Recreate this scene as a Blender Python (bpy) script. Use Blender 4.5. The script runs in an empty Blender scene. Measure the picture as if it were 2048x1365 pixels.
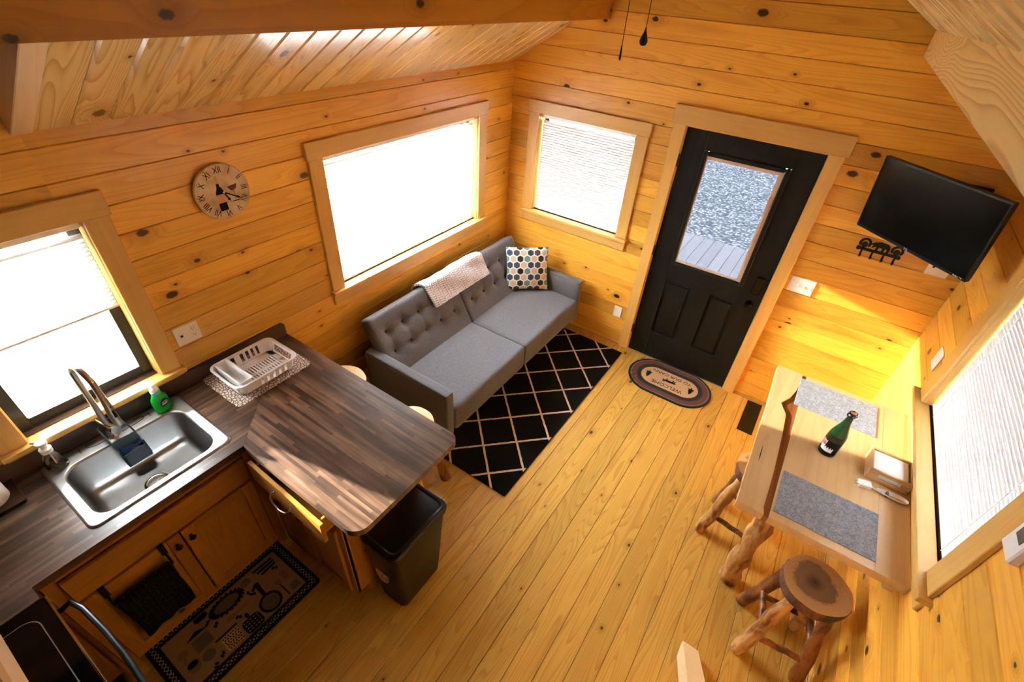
import bpy, math, random
from mathutils import Vector, Matrix, Euler
random.seed(7)
SC = bpy.context.scene
COL = SC.collection

# ---------------------------------------------------------------- camera
RC = ((0.8255708615660844, 0.5607862866768744, 0.06286090365397125),
      (0.3862344725215507, -0.4803309421322383, -0.7874675347380071),
      (-0.4114069576089234, 0.6743892990739969, -0.6131422253649239))
CAM = bpy.data.cameras.new('camera')
CAM.sensor_width = 36.0
CAM.lens = 953.028 / 2048 * 36.0
CAM.clip_start = 0.02
cam_o = bpy.data.objects.new('camera', CAM)
COL.objects.link(cam_o)
r_, d_, f_ = (Vector(v) for v in RC)
cam_o.matrix_basis = Matrix(((r_.x, -d_.x, -f_.x, 2.46983), (r_.y, -d_.y, -f_.y, -3.74164),
                             (r_.z, -d_.z, -f_.z, 2.83865), (0, 0, 0, 1)))
SC.camera = cam_o

# ---------------------------------------------------------------- sky, sun, exposure
SKY_STRENGTH = 7.0
SUN_STRENGTH = 5.6
SUN_DIR = Vector((1.0, 0.19, -0.235))
W_ = bpy.data.worlds.new('sky'); SC.world = W_; W_.use_nodes = True
bg = W_.node_tree.nodes['Background']
bg.inputs[0].default_value = (0.86, 0.93, 1.0, 1); bg.inputs[1].default_value = SKY_STRENGTH
sun = bpy.data.lights.new('sun', 'SUN'); sun.energy = SUN_STRENGTH; sun.angle = math.radians(0.8)
sun.color = (1.0, 0.93, 0.82)
sun_o = bpy.data.objects.new('sun', sun); COL.objects.link(sun_o)
sun_o.rotation_euler = SUN_DIR.to_track_quat('-Z', 'Y').to_euler(); sun_o.location = (-6, -3, 5)
VS = SC.view_settings
VS.view_transform = 'Standard'; VS.look = 'None'; VS.gamma = 1.0; VS.use_curve_mapping = False
VS.exposure = 3.82
SC.cycles.max_bounces = 12; SC.cycles.diffuse_bounces = 6; SC.cycles.glossy_bounces = 4
SC.cycles.transparent_max_bounces = 16


# ---------------------------------------------------------------- node helper
class G:
    def __init__(s, name):
        s.m = bpy.data.materials.new(name); s.m.use_nodes = True
        s.t = s.m.node_tree; s.b = s.t.nodes['Principled BSDF']; s.out = s.t.nodes['Material Output']
    def link(s, a, b): s.t.links.new(a, b)
    def put(s, sock, v):
        if isinstance(v, bpy.types.NodeSocket): s.link(v, sock)
        elif isinstance(v, (tuple, list)) and sock.type == 'RGBA' and len(v) == 3: sock.default_value = (*v, 1)
        else: sock.default_value = v
    def n(s, typ, ins=None, **pr):
        nd = s.t.nodes.new(typ)
        for k, v in pr.items(): setattr(nd, k, v)
        for k, v in (ins or {}).items(): s.put(nd.inputs[k], v)
        return nd
    def ma(s, op, a, b=0.0, c=0.0):
        nd = s.n('ShaderNodeMath', operation=op)
        s.put(nd.inputs[0], a); s.put(nd.inputs[1], b); s.put(nd.inputs[2], c)
        return nd.outputs[0]
    def obj(s): return s.n('ShaderNodeTexCoord').outputs['Object']
    def rnd(s): return s.n('ShaderNodeObjectInfo').outputs['Random']
    def xyz(s, v):
        nd = s.n('ShaderNodeSeparateXYZ', {0: v}); return nd.outputs[0], nd.outputs[1], nd.outputs[2]
    def cmb(s, x, y, z): return s.n('ShaderNodeCombineXYZ', {0: x, 1: y, 2: z}).outputs[0]
    def mul(s, v, k):
        nd = s.n('ShaderNodeVectorMath', operation='MULTIPLY'); s.put(nd.inputs[0], v); s.put(nd.inputs[1], k)
        return nd.outputs[0]
    def addv(s, v, k):
        nd = s.n('ShaderNodeVectorMath', operation='ADD'); s.put(nd.inputs[0], v); s.put(nd.inputs[1], k)
        return nd.outputs[0]
    def noise(s, v, scale=5.0, detail=2.0, rough=0.5, dist=0.0, col=False):
        nd = s.n('ShaderNodeTexNoise', {'Vector': v, 'Scale': scale, 'Detail': detail, 'Roughness': rough, 'Distortion': dist})
        return nd.outputs['Color' if col else 'Fac']
    def white(s, v):
        return s.n('ShaderNodeTexWhiteNoise', {'Vector': v}, noise_dimensions='3D').outputs['Value']
    def ss(s, x, a, b, lo=0.0, hi=1.0):
        nd = s.n('ShaderNodeMapRange', {'Value': x, 'From Min': a, 'From Max': b, 'To Min': lo, 'To Max': hi}, interpolation_type='SMOOTHSTEP')
        return nd.outputs[0]
    def mr(s, x, a, b, lo=0.0, hi=1.0):
        return s.n('ShaderNodeMapRange', {'Value': x, 'From Min': a, 'From Max': b, 'To Min': lo, 'To Max': hi}).outputs[0]
    def mix(s, f, a, b, mode='MIX'):
        nd = s.n('ShaderNodeMix', data_type='RGBA', blend_type=mode)
        s.put(nd.inputs['Factor'], f); s.put(nd.inputs[6], a); s.put(nd.inputs[7], b)
        return nd.outputs[2]
    def ramp(s, f, stops):
        nd = s.n('ShaderNodeValToRGB', {0: f}); e = nd.color_ramp.elements
        while len(e) < len(stops): e.new(0.5)
        for q, (p, c) in zip(e, stops): q.position = p; q.color = (*c, 1)
        return nd.outputs[0]
    def bump(s, h, k=0.3, d=0.002):
        nd = s.n('ShaderNodeBump', {'Height': h, 'Strength': k, 'Distance': d}); s.link(nd.outputs[0], s.b.inputs['Normal'])
    def fin(s, col, rough=0.5, metal=0.0, spec=0.5, **kw):
        s.put(s.b.inputs['Base Color'], col); s.put(s.b.inputs['Roughness'], rough)
        s.put(s.b.inputs['Metallic'], metal); s.put(s.b.inputs['Specular IOR Level'], spec)
        for k, v in kw.items(): s.put(s.b.inputs[k.replace('_', ' ')], v)
        return s.m


def flat(name, col, rough=0.5, metal=0.0, spec=0.5, grain=0.06, gs=40.0, **kw):
    """plain material with a faint procedural mottling"""
    g = G(name)
    nz = g.noise(g.obj(), gs, 2.0)
    c = g.mix(g.mr(nz, 0.3, 0.7), tuple(max(0, v * (1 - grain)) for v in col), tuple(min(1, v * (1 + grain)) for v in col))
    return g.fin(c, rough, metal, spec, **kw)


def pine(name, light, dark, knot=(0.020, 0.006, 0.002), rings=9.0, ringk=0.5, keep=0.5, kscale=4.2, kr=0.010,
         rough=0.36, var=0.28, stain=0.5, seed=0.0, spec=0.5, coat=0.0, knotk=1.0, bumpk=0.25):
    """sawn softwood: local x along the board, z across; rings are contours of a stretched noise field, knots bend them"""
    g = G(name)
    p = g.obj(); rn = g.rnd()
    off = g.cmb(g.ma('MULTIPLY', rn, 71.3), g.ma('MULTIPLY', rn, 13.7), g.ma('MULTIPLY_ADD', rn, 193.1, seed))
    P = g.addv(p, off)
    x, y, z = g.xyz(P)
    kv = g.cmb(g.ma('MULTIPLY', x, 0.62 * kscale), g.ma('MULTIPLY', z, kscale), 0.0)
    vo = g.n('ShaderNodeTexVoronoi', {'Vector': kv, 'Scale': 1.0}, voronoi_dimensions='2D')
    dm = g.ma('DIVIDE', vo.outputs['Distance'], kscale)
    cr, cg, cb = g.xyz(vo.outputs['Color'])
    kp = g.ma('GREATER_THAN', cr, 1.0 - keep)
    rk = g.ma('MULTIPLY_ADD', g.ma('MULTIPLY', cg, cg), kr * 1.3, kr * 0.45)
    e = g.ma('DIVIDE', dm, rk)
    e = g.ma('ADD', e, g.ma('MULTIPLY', g.ma('SUBTRACT', g.noise(P, 90.0, 1.0), 0.5), 0.5))
    kn = g.ma('MULTIPLY', g.ss(e, 1.05, 0.6), kp)
    halo = g.ma('MULTIPLY', g.ss(e, 4.2, 0.9), kp)
    h = g.noise(g.cmb(g.ma('MULTIPLY', x, 0.55), g.ma('MULTIPLY', y, 5.0), g.ma('MULTIPLY', z, 6.5)), 1.0, 1.5, 0.45)
    h = g.ma('ADD', h, g.ma('MULTIPLY', halo, 0.10))
    rg = g.ma('FRACT', g.ma('MULTIPLY', h, rings * 2.2))
    late = g.ma('POWER', rg, 2.6)
    late = g.ma('MULTIPLY', late, g.ss(rg, 1.0, 0.9))
    fib = g.noise(g.cmb(g.ma('MULTIPLY', x, 5.0), g.ma('MULTIPLY', y, 120.0), g.ma('MULTIPLY', z, 190.0)), 1.0, 2.0, 0.6)
    k = g.ma('MULTIPLY_ADD', late, ringk, g.ma('MULTIPLY', g.ma('SUBTRACT', fib, 0.45), 0.35))
    col = g.mix(k, light, dark)
    st = g.noise(g.cmb(g.ma('MULTIPLY', x, 0.9), 0.0, g.ma('MULTIPLY', z, 9.0)), 1.0, 2.0)
    col = g.mix(g.ma('MULTIPLY', g.ss(st, 0.52, 0.78), stain), col, tuple(a * b for a, b in zip(dark, (1.0, 0.85, 0.7))))
    t2 = g.white(g.cmb(rn, 3.1, seed))
    tint = g.mr(t2, 0.0, 1.0, 1.0 - var, 1.0 + var * 0.45)
    tw = g.n('ShaderNodeVectorMath', {0: col}, operation='SCALE'); g.put(tw.inputs['Scale'], tint)
    col = g.mix(g.ma('MULTIPLY', halo, 0.42 * knotk), tw.outputs[0], tuple(v * 0.8 for v in dark))
    col = g.mix(g.ma('MULTIPLY', kn, 0.95 * knotk), col, knot)
    g.bump(g.ma('SUBTRACT', fib, g.ma('MULTIPLY', kn, 0.6)), bumpk, 0.0012)
    return g.fin(col, rough, 0.0, spec, Coat_Weight=coat, Coat_Roughness=0.12)


# ---------------------------------------------------------------- materials
M = {}
M['wall'] = pine('pine_wall', (0.82, 0.415, 0.050), (0.57, 0.195, 0.012), ringk=0.52, keep=0.66, kr=0.014, rough=0.33, var=0.30, stain=0.7)
M['floor'] = pine('pine_floor', (0.58, 0.33, 0.060), (0.31, 0.118, 0.009), rings=13.0, ringk=0.62, keep=0.34, kr=0.010, rough=0.42, var=0.16, stain=0.25, seed=5.0, spec=0.35)
M['ceil'] = pine('pine_ceiling', (0.93, 0.72, 0.33), (0.62, 0.34, 0.08), rings=12.0, ringk=0.95, keep=0.5, kr=0.014, rough=0.24, var=0.16, stain=0.4, seed=9.0, coat=1.0)
M['beam'] = pine('pine_beam', (0.50, 0.215, 0.022), (0.31, 0.11, 0.007), rings=5.0, ringk=0.5, keep=0.55, kr=0.016, rough=0.4, var=0.05, stain=0.2, seed=14.0)
M['ply'] = pine('swirled_beam', (0.90, 0.62, 0.23), (0.55, 0.26, 0.04), rings=14.0, ringk=1.1, keep=0.1, rough=0.35, var=0.05, stain=0.1, seed=17.0)
M['trim'] = pine('pine_trim', (0.68, 0.39, 0.10), (0.54, 0.25, 0.04), rings=5.0, ringk=0.28, keep=0.1, kr=0.009, rough=0.33, var=0.10, stain=0.15, seed=21.0)
M['cab'] = pine('hickory_cabinet', (0.44, 0.185, 0.025), (0.26, 0.090, 0.008), rings=7.0, ringk=0.45, keep=0.16, kr=0.009, rough=0.32, var=0.14, stain=0.4, seed=29.0)
M['table'] = pine('maple_table', (0.62, 0.40, 0.185), (0.46, 0.25, 0.08), rings=4.0, ringk=0.3, keep=0.06, kr=0.008, rough=0.2, var=0.10, stain=0.25, seed=33.0, coat=0.4)
M['inlay'] = pine('dark_live_edge', (0.26, 0.085, 0.022), (0.11, 0.03, 0.008), rings=4.0, ringk=0.5, keep=0.0, rough=0.25, var=0.0, stain=0.3, seed=35.0)
M['pale'] = pine('raw_pine', (0.86, 0.64, 0.36), (0.70, 0.42, 0.16), rings=5.0, ringk=0.35, keep=0.05, rough=0.45, var=0.05, stain=0.1, seed=41.0)
M['deck'] = pine('deck_board', (0.50, 0.46, 0.46), (0.36, 0.31, 0.30), rings=5.0, ringk=0.35, keep=0.15, rough=0.7, var=0.15, stain=0.2, seed=43.0)
M['box'] = pine('napkin_box_wood', (0.55, 0.33, 0.14), (0.36, 0.18, 0.06), rings=9.0, ringk=0.4, keep=0.0, rough=0.5, var=0.0, stain=0.2, seed=44.0)
M['joint'] = flat('dark_sheathing', (0.07, 0.026, 0.006), 0.8)  # dark brown core behind the boards, showing in the joints
M['white'] = flat('white_plastic', (0.80, 0.78, 0.74), 0.35, grain=0.02)
M['ivory'] = flat('ivory_plastic', (0.78, 0.69, 0.55), 0.4, grain=0.02)
M['rackw'] = flat('rack_white_plastic', (0.86, 0.84, 0.84), 0.3, grain=0.02)
M['black'] = flat('black_satin', (0.0030, 0.0028, 0.0028), 0.35, spec=0.3)
M['blackm'] = flat('black_metal', (0.005, 0.0042, 0.004), 0.45, 0.2, spec=0.3)
M['gloss'] = flat('black_glass', (0.001, 0.001, 0.0012), 0.06, spec=0.35)
M['screen'] = flat('tv_screen', (0.001, 0.001, 0.001), 0.14, spec=0.25)
M['doorblk'] = None
M['steel'] = None
M['chrome'] = flat('polished_chrome', (0.72, 0.70, 0.69), 0.12, 1.0, grain=0.02)
M['nickel'] = flat('brushed_nickel', (0.50, 0.44, 0.38), 0.28, 1.0, grain=0.05)
M['bronze'] = flat('dark_window_frame', (0.020, 0.020, 0.018), 0.45)
M['trash'] = flat('trash_black', (0.0045, 0.0040, 0.0038), 0.36, spec=0.35, grain=0.15, gs=200)
M['napkin'] = flat('paper_white', (0.86, 0.85, 0.83), 0.85, grain=0.02)
M['ink'] = flat('black_ink', (0.005, 0.004, 0.0035), 0.7, spec=0.2)
M['litefr'] = flat('door_lite_frame', (0.52, 0.37, 0.27), 0.5, grain=0.04)
M['sponge'] = flat('blue_sponge', (0.012, 0.065, 0.20), 0.8, grain=0.3, gs=300)
M['caddy'] = flat('grey_silicone', (0.045, 0.075, 0.095), 0.4)
M['bulb'] = flat('frosted_globe', (0.85, 0.83, 0.78), 0.4)


def m_door():
    g = G('black_woodgrain_door'); x, y, z = g.xyz(g.obj())
    h = g.noise(g.cmb(g.ma('MULTIPLY', x, 7.0), 0.0, g.ma('MULTIPLY', z, 0.9)), 1.0, 1.5)
    rg = g.ma('POWER', g.ma('FRACT', g.ma('MULTIPLY', h, 26.0)), 3.0)
    g.bump(rg, 0.5, 0.0015)
    return g.fin(g.mix(rg, (0.0042, 0.0036, 0.0030), (0.009, 0.0075, 0.006)), g.mr(rg, 0, 1, 0.40, 0.6), 0.0, 0.3)
M['doorblk'] = m_door()


def m_steel():
    g = G('brushed_stainless'); p = g.obj()
    nz = g.noise(p, 60.0, 2.0)
    return g.fin(g.mix(nz, (0.37, 0.365, 0.36), (0.41, 0.405, 0.40)), 0.33, 1.0)
M['steel'] = m_steel()


def m_counter(name, along):
    """dark butcher-block laminate; `along` is the local axis the strips follow"""
    g = G(name); x, y, z = g.xyz(g.obj())
    u, v = (x, y) if along == 'x' else (y, x)
    row = g.ma('FLOOR', g.ma('DIVIDE', v, 0.017))
    ro = g.white(g.cmb(row, 3.0, 1.0))
    colm = g.ma('FLOOR', g.ma('MULTIPLY_ADD', ro, 9.0, g.ma('DIVIDE', u, 0.36)))
    rr = g.white(g.cmb(row, colm, 7.0))
    gr = g.noise(g.cmb(g.ma('MULTIPLY', u, 4.5), g.ma('MULTIPLY', v, 110.0), rr), 1.0, 3.0, 0.6)
    big = g.noise(g.cmb(g.ma('MULTIPLY', u, 3.5), g.ma('MULTIPLY', v, 14.0), 0.0), 1.0, 2.0)
    k = g.ma('ADD', g.ma('MULTIPLY', rr, 0.42), g.ma('MULTIPLY_ADD', gr, 0.55, g.ma('MULTIPLY_ADD', big, 0.80, -0.43)))
    c = g.ramp(k, [(0.0, (0.012, 0.007, 0.005)), (0.30, (0.042, 0.022, 0.014)), (0.60, (0.125, 0.066, 0.040)), (1.0, (0.30, 0.185, 0.12))])
    return g.fin(c, g.mr(gr, 0.2, 0.8, 0.27, 0.35), 0.0, 0.75)
M['top_y'] = m_counter('walnut_laminate_main', 'y')
M['top_x'] = m_counter('walnut_laminate_peninsula', 'x')


def m_fabric(name, a, b, scale=420.0, rough=0.95):
    g = G(name); p = g.obj()
    nz = g.noise(p, scale, 2.0, 0.7); n2 = g.noise(p, scale * 0.25, 2.0)
    k = g.ma('ADD', g.ma('MULTIPLY', nz, 0.7), g.ma('MULTIPLY', n2, 0.3))
    g.bump(nz, 0.35, 0.0012)
    return g.fin(g.mix(g.mr(k, 0.32, 0.68), a, b), rough, 0.0, 0.2, Sheen_Weight=0.15)
M['sofa'] = m_fabric('grey_tweed', (0.070, 0.068, 0.076), (0.195, 0.190, 0.208))
M['sofadark'] = m_fabric('grey_tweed_button', (0.045, 0.042, 0.046), (0.10, 0.095, 0.10))
M['placemat'] = m_fabric('grey_linen_placemat', (0.12, 0.123, 0.143), (0.33, 0.335, 0.37), 150.0, 0.9)
M['towel'] = None


def m_towel():
    g = G('black_checked_towel'); x, y, z = g.xyz(g.obj())
    a = g.ma('LESS_THAN', g.ma('FRACT', g.ma('MULTIPLY', y, 52.0)), 0.06)
    b = g.ma('LESS_THAN', g.ma('FRACT', g.ma('MULTIPLY', z, 52.0)), 0.08)
    nz = g.ma('GREATER_THAN', g.noise(g.obj(), 90.0, 1.0), 0.5)
    k = g.ma('MULTIPLY', g.ma('MAXIMUM', a, b), nz)
    return g.fin(g.mix(k, (0.0025, 0.0025, 0.003), (0.05, 0.047, 0.043)), 0.95, 0, 0.2)
M['towel'] = m_towel()


def m_blanket():
    g = G('herringbone_throw')
    uv = g.n('ShaderNodeTexCoord').outputs['UV']; u, v, w = g.xyz(uv)
    zig = g.ma('PINGPONG', u, 0.036)
    k = g.ma('FRACT', g.ma('DIVIDE', g.ma('ADD', v, g.ma('MULTIPLY', zig, 1.25)), 0.0230))
    k = g.ss(g.ma('ABSOLUTE', g.ma('SUBTRACT', k, 0.5)), 0.16, 0.28)
    nz = g.noise(g.cmb(u, v, 0.0), 160.0, 2.0)
    c = g.mix(k, (0.22, 0.165, 0.19), (0.80, 0.77, 0.78))
    g.bump(g.ma('ADD', k, nz), 0.4, 0.003)
    return g.fin(g.mix(g.ma('MULTIPLY', nz, 0.25), c, (0.55, 0.5, 0.5)), 0.95, 0, 0.2, Sheen_Weight=0.3)
M['blanket'] = m_blanket()


def m_pillow():
    """rows of hexagons, two colour cycles on alternate rows"""
    g = G('hexagon_print_cushion'); uv = g.n('ShaderNodeTexCoord').outputs['UV']; u, v, w = g.xyz(uv)
    sx, sy = 0.0655, 0.1134           # lattice cell
    def cand(dx, dy):
        cu = g.ma('ADD', g.ma('FLOOR', g.ma('DIVIDE', g.ma('ADD', u, dx), sx)), 0.5)
        cv = g.ma('ADD', g.ma('FLOOR', g.ma('DIVIDE', g.ma('ADD', v, dy), sy)), 0.5)
        lu = g.ma('SUBTRACT', g.ma('ADD', u, dx), g.ma('MULTIPLY', cu, sx))
        lv = g.ma('SUBTRACT', g.ma('ADD', v, dy), g.ma('MULTIPLY', cv, sy))
        au, av = g.ma('ABSOLUTE', lu), g.ma('ABSOLUTE', lv)
        d = g.ma('MAXIMUM', au, g.ma('MULTIPLY_ADD', au, 0.5, g.ma('MULTIPLY', av, 0.866)))
        return cu, d
    c1, d1 = cand(0.0, 0.0); c2, d2 = cand(sx / 2, sy / 2)
    first = g.ma('LESS_THAN', d1, d2)
    d = g.ma('MINIMUM', d1, d2)
    def cyc(c, cols):
        k = g.ma('MODULO', g.ma('ADD', c, 300.0), 3.0)
        a = g.mix(g.ma('GREATER_THAN', k, 1.0), cols[0], cols[1])
        return g.mix(g.ma('GREATER_THAN', k, 2.0), a, cols[2])
    A = cyc(c1, [(0.012, 0.050, 0.115), (0.045, 0.055, 0.085), (0.50, 0.40, 0.32)])
    B = cyc(c2, [(0.13, 0.24, 0.27), (0.50, 0.40, 0.32), (0.008, 0.008, 0.014)])
    hexc = g.mix(first, B, A)
    inside = g.ma('LESS_THAN', d, 0.0272)
    nz = g.noise(uv, 500.0, 1.0)
    c = g.mix(inside, (0.74, 0.66, 0.57), hexc)
    c = g.mix(g.ma('MULTIPLY', nz, 0.15), c, (0.3, 0.28, 0.26))
    return g.fin(c, 0.95, 0, 0.2)
M['pillow'] = m_pillow()


def m_rug():
    g = G('black_lattice_rug'); x, y, z = g.xyz(g.obj())
    wob = g.ma('MULTIPLY', g.ma('SUBTRACT', g.noise(g.obj(), 30.0, 1.0), 0.5), 0.010)
    a = g.ma('DIVIDE', g.ma('ADD', g.ma('ADD', x, y), wob), 0.3605)
    b = g.ma('DIVIDE', g.ma('SUBTRACT', g.ma('SUBTRACT', x, y), wob), 0.3605)
    def ln(q):
        f = g.ma('ABSOLUTE', g.ma('SUBTRACT', g.ma('FRACT', g.ma('ADD', q, 50.5)), 0.5))
        return g.ma('LESS_THAN', f, 0.031)
    k = g.ma('MAXIMUM', ln(a), ln(b))
    k = g.ma('MULTIPLY', k, g.ma('LESS_THAN', x, 0.012))
    nz = g.noise(g.obj(), 500.0, 2.0, 0.7)
    g.bump(g.ma('ADD', nz, k), 0.5, 0.004)
    c = g.mix(k, g.mix(nz, (0.0012, 0.0012, 0.0012), (0.0065, 0.006, 0.006)), (0.66, 0.50, 0.38))
    return g.fin(c, 1.0, 0, 0.15)
M['rug'] = m_rug()


def m_braid():
    """braided oval: rings by distance to the mat's centre line"""
    g = G('braided_jute'); x, y, z = g.xyz(g.obj())
    ax = g.ma('MAXIMUM', g.ma('SUBTRACT', g.ma('ABSOLUTE', x), 0.135), 0.0)
    d = g.ma('SQRT', g.ma('ADD', g.ma('MULTIPLY', ax, ax), g.ma('MULTIPLY', y, y)))
    ring = g.ma('DIVIDE', g.ma('SUBTRACT', d, 0.125), 0.0135)
    rid = g.ma('FLOOR', ring)
    ang = g.ma('ADD', g.ma('ARCTAN2', y, ax), g.ma('MULTIPLY', x, 7.0))
    st = g.ma('FRACT', g.ma('ADD', g.ma('MULTIPLY', ang, 9.0), g.ma('MULTIPLY', ring, 0.9)))
    rc = g.ramp(g.ma('DIVIDE', ring, 8.0), [(0.0, (0.10, 0.022, 0.018)), (0.12, (0.018, 0.016, 0.015)), (0.28, (0.02, 0.028, 0.02)),
                (0.42, (0.10, 0.06, 0.05)), (0.55, (0.20, 0.04, 0.03)), (0.72, (0.13, 0.035, 0.03)), (0.82, (0.20, 0.17, 0.11)), (0.92, (0.010, 0.009, 0.008))])
    rc = g.mix(g.ma('MULTIPLY', g.ma('GREATER_THAN', st, 0.5), 0.55), rc, (0.03, 0.026, 0.024))
    nz = g.noise(g.obj(), 220.0, 2.0)
    c = g.mix(g.ma('LESS_THAN', d, 0.122), rc, g.mix(nz, (0.40, 0.235, 0.115), (0.52, 0.32, 0.17)))
    g.bump(g.ma('ADD', st, nz), 0.4, 0.003)
    return g.fin(c, 0.95, 0, 0.2)
M['braid'] = m_braid()


def m_kmat():
    g = G('kitchen_mat_print'); x, y, z = g.xyz(g.obj())
    ex = g.ma('SUBTRACT', 0.2135, g.ma('ABSOLUTE', x)); ey = g.ma('SUBTRACT', 0.375, g.ma('ABSOLUTE', y))
    e = g.ma('MINIMUM', ex, ey)
    s = g.mix(g.ma('LESS_THAN', ex, ey), x, y)
    along = g.ma('ADD', g.ma('MULTIPLY', g.ma('LESS_THAN', ex, ey), y), g.ma('MULTIPLY', g.ma('GREATER_THAN', ex, ey), x))
    ph = g.ma('FRACT', g.ma('DIVIDE', along, 0.024))
    q = g.ma('MULTIPLY', g.ma('ABSOLUTE', g.ma('SUBTRACT', ph, 0.5)), 0.016)
    b1 = g.ma('LESS_THAN', g.ma('ABSOLUTE', g.ma('SUBTRACT', e, g.ma('ADD', 0.019, q))), 0.0024)
    b2 = g.ma('LESS_THAN', g.ma('ABSOLUTE', g.ma('SUBTRACT', e, g.ma('SUBTRACT', 0.039, q))), 0.0024)
    dash = g.ma('GREATER_THAN', g.ma('ABSOLUTE', g.ma('SUBTRACT', g.ma('FRACT', g.ma('MULTIPLY', ph, 2.0)), 0.5)), 0.16)
    k = g.ma('MULTIPLY', g.ma('MAXIMUM', b1, b2), dash)
    c = g.mix(k, (0.003, 0.0025, 0.002), (0.42, 0.38, 0.33))
    c = g.mix(g.ma('GREATER_THAN', e, 0.058), c, (0.30, 0.185, 0.105))
    return g.fin(c, 0.8, 0, 0.3)
M['kmat'] = m_kmat()


def m_log(name, a, b, c, rough=0.4):
    """peeled, varnished log: blotchy, with dark cambium patches"""
    g = G(name); p = g.addv(g.obj(), g.cmb(g.ma('MULTIPLY', g.rnd(), 31.0), 0.0, 0.0))
    n1 = g.noise(g.mul(p, (14.0, 14.0, 5.0)), 1.0, 3.0, 0.6, 0.6); n2 = g.noise(g.mul(p, (60.0, 60.0, 10.0)), 1.0, 2.0)
    k = g.ma('ADD', g.ma('MULTIPLY', n1, 0.75), g.ma('MULTIPLY', n2, 0.25))
    g.bump(k, 0.6, 0.008)
    return g.fin(g.ramp(k, [(0.30, c), (0.42, b), (0.55, a), (0.75, tuple(min(1, v * 1.25) for v in a))]), rough, 0, 0.5)
M['log'] = m_log('peeled_log', (0.58, 0.31, 0.10), (0.27, 0.095, 0.022), (0.012, 0.005, 0.003))
M['logd'] = m_log('bark_log', (0.30, 0.10, 0.024), (0.09, 0.030, 0.011), (0.006, 0.004, 0.003))
M['bark'] = m_log('seat_bark', (0.16, 0.052, 0.018), (0.030, 0.015, 0.009), (0.004, 0.0035, 0.003), 0.7)


def m_slice():
    g = G('log_slice_end_grain'); x, y, z = g.xyz(g.addv(g.obj(), (0.012, -0.008, 0.0)))
    wob = g.noise(g.addv(g.obj(), g.cmb(g.ma('MULTIPLY', g.rnd(), 9.0), 0.0, 0.0)), 15.0, 4.0, 0.62)
    r = g.ma('SQRT', g.ma('ADD', g.ma('MULTIPLY', x, x), g.ma('MULTIPLY', y, y)))
    r = g.ma('ADD', r, g.ma('MULTIPLY', g.ma('SUBTRACT', wob, 0.5), 0.085))
    rings = g.ma('FRACT', g.ma('MULTIPLY', r, 120.0))
    c = g.ramp(g.ma('DIVIDE', r, 0.16), [(0.0, (0.045, 0.018, 0.010)), (0.13, (0.10, 0.055, 0.032)), (0.34, (0.19, 0.115, 0.06)),
                                      (0.56, (0.17, 0.10, 0.052)), (0.66, (0.44, 0.24, 0.095)), (1.0, (0.50, 0.28, 0.11))])
    c = g.mix(g.ma('MULTIPLY', g.ma('POWER', rings, 3.0), 0.3), c, (0.10, 0.05, 0.025))
    return g.fin(c, 0.25, 0, 0.5, Coat_Weight=0.4, Coat_Roughness=0.1)
M['slice'] = m_slice()
M['slicep'] = pine('pale_stool_seat', (0.78, 0.52, 0.26), (0.6, 0.34, 0.13), rings=5.0, ringk=0.4, keep=0.0, rough=0.3, var=0.0, seed=51.0)


def m_glass(name, tint, refl=0.06, rough=0.0):
    g = G(name); t = g.t
    tr = g.n('ShaderNodeBsdfTransparent', {0: tint}); gl = g.n('ShaderNodeBsdfGlossy', {'Color': (1, 1, 1), 'Roughness': rough})
    lw = g.n('ShaderNodeFresnel', {'IOR': 1.45})
    mx = g.n('ShaderNodeMixShader', {0: g.ma('MULTIPLY', lw.outputs[0], refl / 0.05)})
    g.link(tr.outputs[0], mx.inputs[1]); g.link(gl.outputs[0], mx.inputs[2]); g.link(mx.outputs[0], g.out.inputs[0])
    return g.m
M['glass'] = m_glass('clear_glass', (0.95, 0.97, 0.96))
M['tinted'] = m_glass('dimming_door_glass', (0.125, 0.129, 0.138), 0.006)  # dark tint put into the pane colour to dim the bright view outdoors
M['greenglass'] = None
M['clearpl'] = m_glass('clear_plastic_bottle', (0.80, 0.82, 0.83), 0.10)


def m_slat():
    g = G('white_blind_slat')
    df = g.n('ShaderNodeBsdfDiffuse', {0: (0.80, 0.80, 0.81)}); tl = g.n('ShaderNodeBsdfTranslucent', {0: (0.80, 0.82, 0.86)})
    mx = g.n('ShaderNodeMixShader', {0: 0.002}); g.link(df.outputs[0], mx.inputs[1]); g.link(tl.outputs[0], mx.inputs[2])
    g.link(mx.outputs[0], g.out.inputs[0]); return g.m
M['slat'] = m_slat()


def m_liquid(name, col, rough=0.05, tr=0.75):
    g = G(name)
    return g.fin(g.mix(g.noise(g.obj(), 20.0), tuple(v * 0.9 for v in col), col), rough, 0, 0.5, Transmission_Weight=tr, IOR=1.38)
M['green'] = flat('green_dish_soap', (0.005, 0.42, 0.035), 0.08, grain=0.1, Emission_Strength=0.0)
M['bottle'] = flat('green_bottle_glass', (0.006, 0.022, 0.010), 0.05, spec=0.8, grain=0.2)
M['bottlehi'] = flat('green_bottle_shoulder', (0.010, 0.085, 0.030), 0.05, spec=0.8, grain=0.2)


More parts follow.
